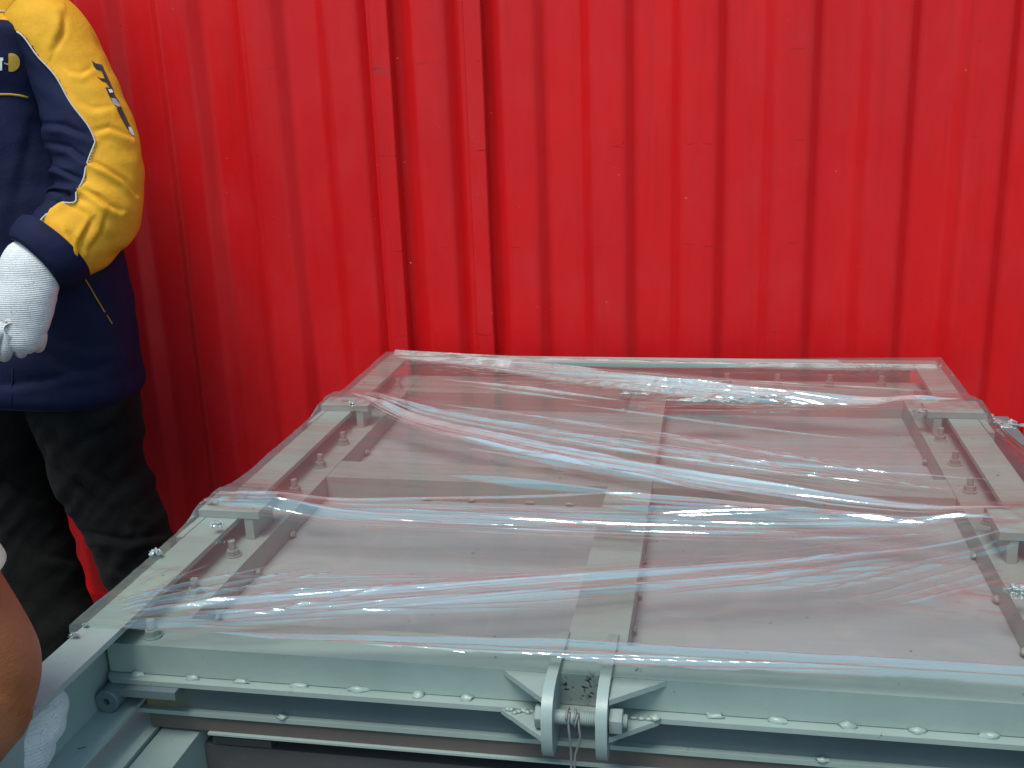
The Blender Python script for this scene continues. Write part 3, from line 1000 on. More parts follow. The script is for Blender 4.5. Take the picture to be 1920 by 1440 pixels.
# fingers running in from the right
for k, (tip, b, a, wd) in enumerate([((1240, 1106), (1440, 1092), (1700, 1050), 0.018), ((1465, 1110), (1560, 1098), (1790, 1050), 0.010), ((1555, 1124), (1660, 1105), (1850, 1055), 0.008),
                                     ((1600, 1130), (1700, 1112), (1880, 1070), 0.007), ((1620, 1138), (1740, 1120), (1900, 1085), 0.006), ((1480, 1098), (1600, 1078), (1880, 1020), 0.007),
                                     ((1700, 1060), (1800, 1045), (1905, 1030), 0.008), ((1350, 1085), (1500, 1064), (1700, 1040), 0.007)]):
    ridge([tip, b, a], wd, SF + .02, lay=1.5, seed=50 + k, taper=(0.7, 0.15), wig=0.001)
# many fine pull lines along the main directions of stretch
def bunch(A, B, n, seed, spread, wmax, sl, lay):
    r = random.Random(seed)
    for k in range(n):
        f0, f1 = sorted((r.uniform(-.02, .75), r.uniform(.25, 1.02)))
        if f1 - f0 < 0.12:
            continue
        o0 = r.uniform(-1, 1)
        o1 = o0 + r.uniform(-.3, .3)
        pts = []
        for f_ in np.linspace(f0, f1, 5):
            x = A[0] + (B[0] - A[0]) * f_
            y = A[1] + (B[1] - A[1]) * f_ + spread(f_) * (o0 * (1 - f_) + o1 * f_)
            pts.append((x, y))
        ridge(pts, r.uniform(0.0018, wmax), sl, lay=r.uniform(.5, lay), seed=100 + seed * 40 + k, taper=(0.4, 0.4), wig=0.0004)


bunch((660, 752), (1900, 960), 60, 1, lambda f_: 14 + 30 * math.sin(PI * f_), 0.0042, 0.40, 4)
bunch((745, 668), (1800, 762), 44, 2, lambda f_: 9 + 12 * f_, 0.0045, 0.42, 4)
bunch((400, 950), (1900, 980), 40, 3, lambda f_: 12 + 14 * math.sin(PI * f_), 0.004, 0.26, 2.5)
bunch((235, 1155), (1900, 1015), 54, 4, lambda f_: 22 + 8 * f_, 0.004, 0.20, 2)
bunch((150, 1196), (1920, 1262), 28, 5, lambda f_: 9, 0.004, 0.20, 2)
bunch((230, 1130), (1000, 1080), 44, 6, lambda f_: 46 * (1 - f_) + 12, 0.0035, 0.24, 1.5)
bunch((1250, 1095), (1900, 1030), 34, 7, lambda f_: 22 + 26 * f_, 0.004, 0.24, 1.5)
bunch((700, 760), (1900, 915), 36, 8, lambda f_: 28, 0.003, 0.45, 2)
bunch((420, 965), (1900, 1010), 26, 9, lambda f_: 16, 0.0045, 0.26, 2.5)
# front edge band
ridge([(140, 1192), (500, 1192), (800, 1194), (1060, 1198), (1300, 1215), (1600, 1232), (1920, 1255), (2080, 1267)], 0.011, SF, lay=4, seed=60, taper=(0.03, 0.02))
ridge([(200, 1203), (500, 1204), (900, 1210), (1300, 1234), (1600, 1250), (1920, 1273), (2080, 1285)], 0.012, SF, lay=2, seed=61, taper=(0.1, 0.02))
# crumpled patches
for (cx, cy, ru, rv, amp, sc, sd_) in ((1330, 742, 0.13, 0.035, 0.0016, 40, 71), (1100, 722, 0.16, 0.035, 0.0012, 40, 72), (1860, 1130, 0.08, 0.05, 0.0022, 22, 73), (900, 690, 0.10, 0.05, 0.001, 30, 74), (1640, 698, 0.05, 0.03, 0.002, 60, 75)):
    a, b = uv0(cx, cy)
    e_ = np.exp(-((UU - a) / ru) ** 2 - ((VV - b) / rv) ** 2)
    nz = np.abs(vnoise(UU * sc + VV * sc * .3, VV * sc * 1.4, sd_)) + 0.5 * np.abs(vnoise(UU * sc * 2.3 - VV * sc, VV * sc * 2.6, sd_ + 1))
    Z += amp * e_ * nz * 1.6
    L += 2.0 * e_ * nz
# front edge of the film is gathered, a little uneven
ev = uv0(140, 1203), uv0(500, 1211), uv0(900, 1222), uv0(1300, 1250), uv0(1600, 1266), uv0(1920, 1288)
edge = np.interp(uu, [e[0] for e in ev], [e[1] for e in ev]) + 0.005 * vnoise(uu * 14, uu * 0 + 3, 90) + 0.0025 * vnoise(uu * 45, uu * 0 + 8, 91)
VV2 = np.where(VV > 1.0, 1.0 + (VV - 1.0), VV)
# the film turns down over both side rails and the back
verts = np.stack([UU, -VV2, Z], -1)


def skirt(rowpts, dirs, steps, seed, drop, outn):
    pass


# side skirts: extra columns beyond the grid edges that hang down outside the rails
def col(u, z0, j):
    return np.stack([np.full(NV, u) + 0.0015 * vnoise(vv_ * 40, vv_ * 0 + j, 95), -VV2[:, 0], z0], -1)


zl, zr = Z[:, 0], Z[:, -1]
hang = [0.002, 0.004, 0.006, 0.009, 0.012, 0.015, 0.018]
lefts = [col(U0 - 0.001 - 0.0006 * j, zl * max(0, 1 - j * 0.4) - hang[j], j) for j in range(7)][::-1]
rights = []
for j, (du, dz) in enumerate(((0.002, 0.003), (0.012, 0.012), (0.03, 0.028), (0.055, 0.05), (0.08, 0.068), (0.104, 0.078), (0.108, 0.10), (0.109, 0.14))):
    k = 1 - np.clip((0.28 - VV2[:, -1]) / 0.12, 0, 1)            # only in front of the back right bracket does it reach the lower frame
    rights.append(np.stack([U1 + du * k + 0.001 * j * (1 - k) + 0.0025 * vnoise(vv_ * 30, vv_ * 0 + j, 96), -VV2[:, -1], zr * max(0, 1 - j * .3) - dz * k - (1 - k) * (0.004 + 0.018 * j) + 0.004 * np.abs(vnoise(vv_ * 55, vv_ * 0 + j * .4, 97))], -1))
full = np.concatenate([np.stack(lefts, 1), verts, np.stack(rights, 1)], 1)
NC = full.shape[1]
backs = []
for j in range(6):
    r = full[0].copy()
    r[:, 1] += 0.001 + 0.0008 * j + 0.0008 * vnoise(r[:, 0] * 30, r[:, 0] * 0 + j, 98)
    r[:, 2] -= [0.003, 0.01, 0.025, 0.05, 0.075, 0.1][j]
    backs.append(r)
full = np.concatenate([np.stack(backs[::-1], 0), full], 0)
NR = full.shape[0]
lay_full = np.full((NR, NC), 1.6)
lay_full[6:, 7:7 + NU] = L
# the film is torn away along the front: leave its lower right corner open a little
idx = np.arange(NR * NC).reshape(NR, NC)
quads = np.stack([idx[:-1, :-1], idx[1:, :-1], idx[1:, 1:], idx[:-1, 1:]], -1).reshape(-1, 4)
ecol = np.concatenate([np.full(7, edge[0]), edge, np.full(NC - 7 - NU, edge[-1])])
quads = quads[-full[:, :, 1].reshape(-1)[quads[:, 1]] < ecol[quads[:, 1] % NC]]
me = bpy.data.meshes.new('film_sheet')
me.vertices.add(NR * NC)
me.vertices.foreach_set('co', full.reshape(-1).astype(np.float32))
nq = len(quads)
me.loops.add(nq * 4)
me.loops.foreach_set('vertex_index', quads.reshape(-1).astype(np.int32))
me.polygons.add(nq)
me.polygons.foreach_set('loop_start', np.arange(0, nq * 4, 4, dtype=np.int32))
me.polygons.foreach_set('use_smooth', np.ones(nq, dtype=bool))
me.update(calc_edges=True)
at_l = me.attributes.new('layers', 'FLOAT', 'POINT')
at_l.data.foreach_set('value', lay_full.reshape(-1).astype(np.float32))
link('film_sheet', me, M['film'], film)


def tuft(px, py, z, size, seed, n=30, stretch=(1, 1, 1), lay=2.5):
    """a crumpled loose end of film: a small sheet folded by noise"""
    u, v = uv0(px, py, z)
    size *= 0.8
    vs, fs = [], []
    for j in range(n):
        for i in range(n):
            a, b = i / (n - 1) - .5, j / (n - 1) - .5
            p = Vector((a * 3.1 + seed, b * 3.1, seed * 1.3))
            q = Vector((noise.noise(p * 1.3), noise.noise(p * 1.3 + Vector((9, 0, 0))), noise.noise(p * 1.5 + Vector((0, 9, 0)))))
            q2 = Vector((noise.noise(p * 3.7), noise.noise(p * 3.7 + Vector((9, 0, 0))), noise.noise(p * 3.7 + Vector((0, 9, 0)))))
            c = Vector((a * 0.9, b * 0.5, 0.1)) + q * 0.75 + q2 * 0.28
            vs.append((u + c.x * size * stretch[0], -v + c.y * size * stretch[1], z + size * 0.15 + c.z * size * 0.8 * stretch[2]))
    for j in range(n - 1):
        for i in range(n - 1):
            k = j * n + i
            fs.append((k, k + 1, k + n + 1, k + n))
    me = mesh('loose_end', vs, fs, True)
    al = me.attributes.new('layers', 'FLOAT', 'POINT')
    al.data.foreach_set('value', np.full(n * n, lay, dtype=np.float32))
    return link('loose_end', me, M['crumple'], film)


tuft(292, 1040, 0.004, 0.016, 1.3)
tuft(398, 942, 0.013, 0.011, 2.1, stretch=(1.2, 1, .4))
tuft(408, 985, 0.012, 0.012, 4.4)
tuft(660, 757, 0.012, 0.010, 5.2, lay=3)
tuft(1330, 756, 0.004, 0.040, 7.7, n=40, stretch=(2.6, .6, .22), lay=3)
tuft(1190, 740, 0.004, 0.022, 8.9, n=30, stretch=(2, .6, .25), lay=3)
tuft(1440, 748, 0.004, 0.025, 9.3, n=30, stretch=(2.5, .5, .25), lay=3)
tuft(1725, 775, 0.003, 0.018, 10.1, n=30, stretch=(1.6, 1, .6), lay=9)
tuft(1850, 790, -0.005, 0.03, 11.6, n=34, stretch=(1, 1.4, .4), lay=2.5)
tuft(1890, 800, -0.03, 0.03, 12.6, n=34, stretch=(1.2, 1.2, .4), lay=2.5)
tuft(1905, 1110, -0.002, 0.02, 13.6)
tuft(140, 1192, 0.003, 0.008, 14.4, n=16)
tuft(160, 1172, 0.003, 0.006, 15.4, n=16)


# ------------------------------------------------------------------ people
def catmull(P, n):
    """resample a list of tuples smoothly"""
    P = [np.array(p, float) for p in P]
    Q = [2 * P[0] - P[1]] + P + [2 * P[-1] - P[-2]]
    out = []
    for i in range(n):
        t = i / (n - 1) * (len(P) - 1)
        k = min(int(t), len(P) - 2)
        f_ = t - k
        a, b, c, d = Q[k], Q[k + 1], Q[k + 2], Q[k + 3]
        out.append(0.5 * ((2 * b) + (c - a) * f_ + (2 * a - 5 * b + 4 * c - d) * f_ ** 2 + (3 * b - a - 3 * c + d) * f_ ** 3))
    return out


def loft(name, keys, nring, nseg, mat, parent, matfn=None, wrinkle=None, cap=(True, True), ref=Vector((0, 1, 0)), power=2.0):
    """keys: (x, y, z, half width, half depth); returns object and ring frames"""
    rs = catmull(keys, nring)
    C = [Vector(r[:3]) for r in rs]
    verts, faces, mats, frames = [], [], [], []
    for i in range(nring):
        T = (C[min(i + 1, nring - 1)] - C[max(i - 1, 0)]).normalized()
        N = T.cross(ref).normalized()
        B = N.cross(T).normalized()          # towards +ref
        frames.append((C[i], T, N, B, rs[i][3], rs[i][4]))
        for k in range(nseg):
            a = 2 * PI * k / nseg
            ca, sa = math.cos(a), math.sin(a)
            e = 2.0 / power
            x = math.copysign(abs(ca) ** e, ca) * rs[i][3]
            y = math.copysign(abs(sa) ** e, sa) * rs[i][4]
            p = C[i] + N * x - B * y
            nrm = (N * ca - B * sa)
            if wrinkle:
                p = p + nrm * wrinkle(i / (nring - 1), a, p)
            verts.append(p)
    for i in range(nring - 1):
        for k in range(nseg):
            faces.append((i * nseg + k, i * nseg + (k + 1) % nseg, (i + 1) * nseg + (k + 1) % nseg, (i + 1) * nseg + k))
            mats.append(matfn(i / (nring - 1), 2 * PI * (k + .5) / nseg) if matfn else 0)
    if cap[0]:
        faces.append(tuple(range(nseg)))
        mats.append(0)
    if cap[1]:
        faces.append(tuple(range((nring - 1) * nseg, nring * nseg))[::-1])
        mats.append(0)
    me = mesh(name, verts, faces, True)
    o = link(name, me, mat, parent)
    me.polygons.foreach_set('material_index', mats)
    me.update()
    return o, frames


def on_ring(frames, t, a, off=0.002):
    f_ = t * (len(frames) - 1)
    i = min(int(f_), len(frames) - 2)
    k = f_ - i
    A, Bf = frames[i], frames[i + 1]
    out = []
    for (C, T, N, B, hw, hd) in (A, Bf):
        out.append(C + N * (math.cos(a) * (hw + off)) - B * (math.sin(a) * (hd + off)))
    return out[0].lerp(out[1], k)


def skin_body(name, V, E, mat, parent, root=0, sub=2):
    """one continuous body grown on a skeleton: V = (x, y, z, rx, ry)"""
    me = bpy.data.meshes.new(name)
    me.from_pydata([v[:3] for v in V], E, [])
    o = link(name, me, mat, parent)
    sk = o.modifiers.new('skin', 'SKIN')
    sk.use_smooth_shade = True
    for i, v in enumerate(V):
        d = me.skin_vertices[0].data[i]
        d.radius = (v[3], v[4])
        d.use_root = (i == root)
    ss = o.modifiers.new('sub', 'SUBSURF')
    ss.levels = sub
    ss.render_levels = sub
    dg = bpy.context.evaluated_depsgraph_get()
    ev = o.evaluated_get(dg)
    m2 = bpy.data.meshes.new_from_object(ev)
    o.modifiers.clear()
    o.data = m2
    m2.name = name
    if not m2.materials:
        m2.materials.append(mat)
    for p in m2.polygons:
        p.use_smooth = True
    return o


PY = 1.95
p1 = thing('person', 'standing worker in navy jacket with yellow sleeve stripe and white glove, at the left', 'person', (-1.2, PY, 0))
OFF = Vector((-1.2, PY, 0))


def L_(px, py, Y=PY):
    return at(px, py, Y) - OFF


def kk(px, py, hw, hd, Y=PY, ref=None):
    """key from a pixel with half width in pixels"""
    p = at(px, py, Y)
    dist = (p - Vector((0, 0, CAM_H))).dot(CF)
    q = p - OFF
    return (q.x, q.y, q.z, hw * dist / FPX, hd)


# continuous body under the clothes
nk = L_(-72, -60)
hd = nk + Vector((-0.01, -0.03, 0.18))
sl, sr = L_(95, 70), L_(-265, 70)
ch, wa, pv = L_(-55, 170), L_(10, 430), L_(60, 680)
el, wr = L_(190, 350, 1.90), L_(70, 490, 1.74)
elr, wrr = L_(-330, 330), L_(-250, 520, 1.80)
hl, hr = L_(150, 770), L_(-40, 770)
kl, kr = L_(228, 960), L_(20, 960)
al, ar = Vector((kl.x + 0.04, 0.02, 0.09)), Vector((kr.x - 0.02, -0.02, 0.09))
BV = [(*pv, .10, .08), (*wa, .13, .10), (*ch, .14, .105), (*nk, .055, .055), (*(nk + Vector((0, -.01, .07))), .055, .058), (*hd, .072, .088), (*(hd + Vector((0, .005, .085))), .062, .075),
      (*sl, .06, .06), (*el, .045, .045), (*wr, .028, .03), (*sr, .06, .06), (*elr, .045, .045), (*wrr, .03, .03),
      (*hl, .055, .055), (*kl, .055, .06), (*al, .04, .045), (*hr, .055, .055), (*kr, .055, .06), (*ar, .04, .045)]
BE = [(0, 1), (1, 2), (2, 3), (3, 4), (4, 5), (5, 6), (2, 7), (7, 8), (8, 9), (2, 10), (10, 11), (11, 12), (0, 13), (13, 14), (14, 15), (0, 16), (16, 17), (17, 18)]
body = skin_body('body', BV, BE, M['skin'], p1)
# hair, ears and nose of the head above the picture
bm = bmesh.new()
bmesh.ops.create_uvsphere(bm, u_segments=20, v_segments=12, radius=1)
for v in bm.verts:
    v.co = Vector((v.co.x * .083, v.co.y * .098, v.co.z * .10))
bmesh.ops.delete(bm, geom=[v for v in bm.verts if v.co.z < 0.0 and v.co.y < 0.02 or v.co.z < -.05], context='VERTS')
o = link('hair', bm_mesh('hair', bm, 0, 2, 80), M['hair'], p1)
o.location = hd + Vector((0, 0.008, 0.055))


def fold(t, a, p, amp=0.006, f1=9, f2=22):
    q = Vector((p.x, p.y, p.z))
    return amp * (noise.noise(Vector((q.x * f1, q.y * f1, q.z * f1 * 1.3))) + 0.5 * noise.noise(Vector((q.x * f2, q.y * f2, q.z * f2)) + Vector((5, 3, 1))))


# trousers: two legs and a seat lofted from the photo outline
def leg_w(t, a, p):
    s = 0.007 * noise.noise(Vector((p.x * 9, p.y * 9, p.z * 11))) + 0.006 * noise.noise(Vector((p.x * 6 + p.z * 9, p.y * 8, p.z * 26 - p.x * 30)))
    return s + (crease(p, LEG_F) if a < PI else 0)


def px_of(p):
    d = p + OFF - Vector((0, 0, CAM_H))
    z = d.dot(CF)
    return 960 + FPX * d.dot(CR) / z, 720 - FPX * d.dot(CU) / z


def crease(p, segs):
    """depth of the cloth folds at p; each fold is a line seen on the front of the cloth: (points, depth, width)"""
    x, y = px_of(p)
    s_ = 0.0
    for pts_, dep, wd in segs:
        best, side = 1e9, 1.0
        tt = 0.0
        n_ = len(pts_) - 1
        for i in range(n_):
            (ax, ay), (bx, by) = pts_[i], pts_[i + 1]
            ux, uy = bx - ax, by - ay
            l2 = ux * ux + uy * uy
            k = max(0.0, min(1.0, ((x - ax) * ux + (y - ay) * uy) / l2))
            dx, dy = x - ax - ux * k, y - ay - uy * k
            dd = math.hypot(dx, dy)
            if dd < best:
                best, tt = dd, (i + k) / n_
                side = 1.0 if ux * dy - uy * dx > 0 else -1.0
        if best < wd * 5:
            e_ = math.sin(PI * (0.08 + 0.84 * tt)) ** 0.7
            q = best * side / wd
            s_ += dep * e_ * (0.9 * math.exp(-((q - 1.4) / 1.3) ** 2) - 1.0 * math.exp(-(q / 0.7) ** 2))
    return s_


SLV_F = [([(166, 300), (200, 316), (235, 338), (257, 364)], .007, 6), ([(158, 356), (185, 370), (205, 386), (224, 394)], .008, 7), ([(128, 436), (142, 455), (150, 478)], .006, 6),
         ([(122, 28), (120, 60), (100, 96)], .005, 9), ([(132, 132), (152, 138), (172, 126)], .004, 6), ([(178, 246), (205, 238), (246, 256)], .005, 7), ([(78, 232), (120, 236), (168, 256)], .006, 8),
         ([(90, 268), (130, 276), (160, 300)], .006, 7), ([(98, 312), (130, 326), (156, 338)], .006, 6), ([(50, 408), (100, 384), (136, 356)], .007, 7), ([(28, 424), (62, 402)], .004, 5),
         ([(172, 414), (152, 450), (152, 486)], .005, 6), ([(200, 400), (188, 440), (168, 470)], .004, 7), ([(150, 190), (176, 204), (205, 200)], .003, 8)]
TOR_F = [([(140, 560), (190, 574), (236, 566)], .004, 10), ([(110, 640), (170, 652), (240, 640)], .004, 12), ([(-10, 722), (80, 714), (190, 690)], .004, 9), ([(60, 230), (40, 330), (20, 420)], .004, 12),
         ([(150, 470), (120, 540), (60, 600)], .005, 12), ([(60, 640), (120, 690), (200, 706)], .003, 9)]
LEG_F = [([(104, 826), (150, 868), (200, 905), (266, 962)], .010, 10), ([(112, 878), (170, 930), (236, 988)], .010, 10), ([(160, 1000), (240, 1012), (306, 1000)], .008, 9), ([(60, 768), (90, 800), (118, 852)], .006, 9),
         ([(240, 760), (210, 800), (150, 830)], .006, 10), ([(10, 900), (60, 930), (120, 950)], .007, 10), ([(20, 1000), (80, 1040), (140, 1050)], .007, 10), ([(200, 1060), (260, 1090), (320, 1080)], .006, 9)]

legs = []
lg1, _ = loft('trouser_leg', [kk(150, 690, 102, .115), kk(166, 780, 98, .115), kk(188, 880, 84, .10), kk(218, 940, 80, .095), kk(243, 1000, 74, .09), kk(268, 1080, 66, .085), kk(284, 1140, 63, .08), kk(304, 1220, 60, .08), kk(314, 1285, 60, .08)],
              140, 96, M['black'], p1, wrinkle=leg_w)
lg2, _ = loft('trouser_leg', [kk(20, 700, 110, .115, 1.96), kk(14, 800, 96, .115, 1.96), kk(20, 880, 86, .10, 1.97), kk(34, 960, 84, .095, 1.97), kk(56, 1040, 82, .09, 1.96), kk(82, 1120, 80, .085, 1.95), kk(105, 1220, 74, .082, 1.93), kk(118, 1290, 70, .082, 1.92)],
              140, 96, M['black'], p1, wrinkle=leg_w)
for nm, an in (('shoe', al), ('shoe', ar)):
    bm = bmesh.new()
    bmesh.ops.create_uvsphere(bm, u_segments=20, v_segments=12, radius=1)
    for v in bm.verts:
        v.co = Vector((v.co.x * .05, v.co.y * .14 - .06, max(v.co.z, -.45) * .09 + .04))
    o = link('shoe', bm_mesh('shoe', bm, 0, 2, 50), M['shoe'], p1)
    o.location = (an.x, an.y, 0.0015)


# jacket torso
def tor_w(t, a, p):
    s = 0.005 * noise.noise(Vector((p.x * 8, p.y * 8, p.z * 7))) + 0.0055 * noise.noise(Vector((p.x * 9 + p.z * 14, p.y * 10, p.z * 13 - p.x * 6))) + 0.002 * noise.noise(p * 28)
    if t > 0.9:
        s += 0.006 * math.sin((t - 0.9) / 0.1 * PI)
    return s + (crease(p, TOR_F) if a < PI else 0)


def tor_m(t, a):
    # yellow yoke over the shoulders (a = 0 is the right side of the picture, pi/2 the front)
    front = 0 < a < PI
    lim = 0.20 + 0.03 * math.cos(a)
    return 1 if t < lim * (1.0 if front else 1.25) else 0


TK = [kk(-68, -62, 72, .06), kk(-66, -30, 84, .075), kk(-64, 0, 120, .095), kk(-62, 40, 165, .11), kk(-55, 90, 178, .12), kk(-46, 170, 172, .128), kk(-28, 270, 172, .13), kk(-4, 360, 184, .132), kk(24, 450, 198, .135), kk(44, 540, 200, .14), kk(58, 630, 202, .145), kk(66, 695, 200, .147), kk(69, 728, 190, .142)]
torso, TF = loft('jacket', TK, 150, 110, [M['navy'], M['yellow']], p1, matfn=tor_m, wrinkle=tor_w, power=2.35)

# sleeve of the near arm
SK = [kk(62, 28, 62, .07, 1.95), kk(98, 70, 72, .078, 1.94), kk(128, 130, 72, .078, 1.93), kk(156, 200, 76, .078, 1.915), kk(176, 270, 82, .08, 1.90), kk(186, 335, 82, .083, 1.885), kk(176, 395, 84, .083, 1.86), kk(146, 432, 80, .078, 1.83), kk(110, 462, 74, .070, 1.79), kk(84, 480, 70, .062, 1.77)]


def slv_w(t, a, p):
    s = 0.004 * noise.noise(Vector((p.x * 11, p.y * 11, p.z * 9))) + 0.003 * noise.noise(Vector((p.x * 24 + p.z * 14, p.y * 20, p.z * 30)))
    el_ = math.exp(-((t - 0.60) / 0.16) ** 2)
    inner = 0.5 - 0.5 * math.cos(a)                # 1 on the inside of the elbow
    s += el_ * inner * 0.006 * math.sin(t * 62 + 3.5 * noise.noise(p * 9)) * (0.5 + noise.noise(p * 5 + Vector((2, 2, 2))))
    s += 0.006 * math.exp(-((t - 0.70) / 0.14) ** 2) * noise.noise(Vector((p.x * 22 + p.z * 18, p.y * 8, p.z * 10 - p.x * 10)))
    s += 0.005 * math.exp(-((t - 0.92) / 0.06) ** 2) * noise.noise(Vector((a * 1.6, t * 14, 3)))
    return s + (crease(p, SLV_F) if a < PI else 0)


def lim_of(t):
    xs = [0, .12, .22, .36, .47, .56, .66, .78, .9, 1]
    ys = [2.0, 1.7, 1.5, 1.22, 1.0, 1.32, 1.5, 1.85, 2.15, 2.15]
    return float(np.interp(t, xs, ys)) + 0.03 * math.sin(t * 40)


def slv_m(t, a):
    if t > 0.955:
        return 0
    if a < PI:
        return 1 if a < lim_of(t) else 0
    return 1 if (2 * PI - a) < 1.3 else 0


sleeve, SF_ = loft('sleeve', SK, 200, 180, [M['navy'], M['yellow']], p1, matfn=slv_m, wrinkle=slv_w)
pip = [on_ring(SF_, t, lim_of(t), 0.0015) + Vector((0, -0.002, 0)) for t in np.linspace(0.10, 0.95, 70)]
link('sleeve_piping', tube_mesh('sleeve_piping', pip, 0.0015, 8), M['piping'], sleeve)
# dark cuff with an open end
cuffk = [kk(104, 462, 80, .074, 1.785), kk(88, 477, 78, .070, 1.770), kk(72, 492, 70, .060, 1.757), kk(66, 497, 60, .052, 1.752)]
loft('cuff', cuffk, 16, 64, M['navy'], sleeve, wrinkle=lambda t, a, p: 0.002 * noise.noise(p * 30), cap=(False, False))
# far sleeve, outside the picture
loft('sleeve', [kk(-190, 25, 60, .07), kk(-240, 80, 70, .075), kk(-290, 200, 74, .075), kk(-322, 320, 74, .075, 1.92), kk(-300, 420, 66, .068, 1.85), kk(-262, 500, 56, .058, 1.80)], 60, 40, M['navy'], p1, wrinkle=fold)


def torso_pt(px, py, lift=0.004):
    """point on the front of the jacket under a photo pixel"""
    o_ = Vector((0, 0, CAM_H)) - OFF
    d = CF + CR * ((px - 960) / FPX) - CU * ((py - 720) / FPX)
    ok, loc, nor, _i = torso.ray_cast(o_, d)
    if not ok:
        return None, None
    return loc + nor * lift, nor


def strip_on(objn, name, pxs, r, mat, parent, target=None):
    pts = []
    for px, py in pxs:
        o_ = Vector((0, 0, CAM_H)) - OFF
        d = CF + CR * ((px - 960) / FPX) - CU * ((py - 720) / FPX)
        ok, loc, nor, _i = (target or torso).ray_cast(o_, d)
        if ok:
            pts.append(loc + (nor if nor.dot(d) < 0 else -nor) * 0.0008)
    if len(pts) > 1:
        return link(name, tube_mesh(name, pts, r, 6), mat, parent)


def patch_on(name, poly, mat, parent, target, lift=0.0012, depth=3):
    """flat print laid onto the cloth: the outline is filled, cut finer and pressed onto the surface"""
    bm = bmesh.new()
    vs = [bm.verts.new((x, y, 0)) for x, y in poly]
    f_ = bm.faces.new(vs)
    bmesh.ops.triangulate(bm, faces=[f_])
    for _ in range(depth):
        bmesh.ops.subdivide_edges(bm, edges=bm.edges[:], cuts=1, use_grid_fill=True)
    o_ = Vector((0, 0, CAM_H)) - OFF
    bad = []
    for v in bm.verts:
        d = CF + CR * ((v.co.x - 960) / FPX) - CU * ((v.co.y - 720) / FPX)
        ok, loc, nor, _i = target.ray_cast(o_, d)
        if ok:
            v.co = loc + (nor if nor.dot(d) < 0 else -nor) * lift
        else:
            bad.append(v)
    bmesh.ops.delete(bm, geom=bad, context='VERTS')
    bmesh.ops.recalc_face_normals(bm, faces=bm.faces)
    me = bpy.data.meshes.new(name)
    bm.to_mesh(me)
    bm.free()
    return link(name, me, mat, parent)


bpy.context.view_layer.update()
strip_on(None, 'yoke_piping', [(-20, 22), (0, 22), (20, 25), (40, 32), (60, 44), (78, 58), (88, 68)], 0.0021, M['piping'], torso)
strip_on(None, 'pocket_piping', [(-20, 177), (0, 177), (20, 177), (36, 179), (52, 183)], 0.0022, M['gold'], torso)
strip_on(None, 'pocket_piping', [(148, 506), (165, 532), (180, 558), (194, 582), (210, 607)], 0.0013, M['gold'], torso)
strip_on(None, 'hem_seam', [(24, 690), (23, 720), (22, 745), (22, 762)], 0.0015, M['navy'], torso)
# chest print: the end of a white word and a gold mark
patch_on('white_letter', [(-14, 108), (6, 108), (6, 114), (4, 114), (4, 132), (-2, 132), (-2, 114), (-14, 114)], M['print_white'], torso, torso)
def arc(cx, cy, ro_, ri_, a0, a1, n_=14):
    o_ = [(cx + ro_ * math.cos(a), cy + 1.08 * ro_ * math.sin(a)) for a in np.linspace(a0, a1, n_)]
    i_ = [(cx - 1.5 + ri_ * math.cos(a), cy + ri_ * math.sin(a)) for a in np.linspace(a1, a0, n_)]
    return o_ + i_


patch_on('gold_mark', arc(21, 117, 16, 11.5, -1.9, 1.9), M['gold'], torso, torso, depth=1)
patch_on('gold_mark', [(7, 117), (14, 119), (22, 119), (32, 115), (33, 118), (24, 122.5), (15, 122), (9, 120)], M['gold'], torso, torso, depth=1)
# print down the outer sleeve
patch_on('sleeve_print', [(172, 114), (178, 119), (191, 122), (196, 134), (180, 130), (175, 124)], M['print_black'], sleeve, sleeve)
patch_on('sleeve_print', [(181, 143), (188, 147), (198, 148), (203, 156), (190, 152)], M['print_black'], sleeve, sleeve)
patch_on('sleeve_print', [(190, 133), (196, 134), (211, 166), (206, 166), (199, 156)], M['print_black'], sleeve, sleeve)
patch_on('sleeve_print', [(197, 164), (211, 166), (214, 178), (222, 190), (226, 205), (218, 200), (210, 190), (202, 176)], M['print_black'], sleeve, sleeve)
patch_on('silver_print', [(207, 184), (216, 186), (224, 198), (222, 202), (212, 196)], M['print_silver'], sleeve, sleeve, lift=0.002)
patch_on('white_print', [(201, 168), (208, 168), (211, 174), (205, 175)], M['print_white'], sleeve, sleeve, lift=0.002)
patch_on('sleeve_print', [(218, 204), (226, 200), (243, 236), (247, 250), (238, 242), (230, 228)], M['print_black'], sleeve, sleeve)
patch_on('white_print', [(239, 238), (245, 240), (251, 254), (247, 254), (241, 246)], M['print_white'], sleeve, sleeve, lift=0.002)


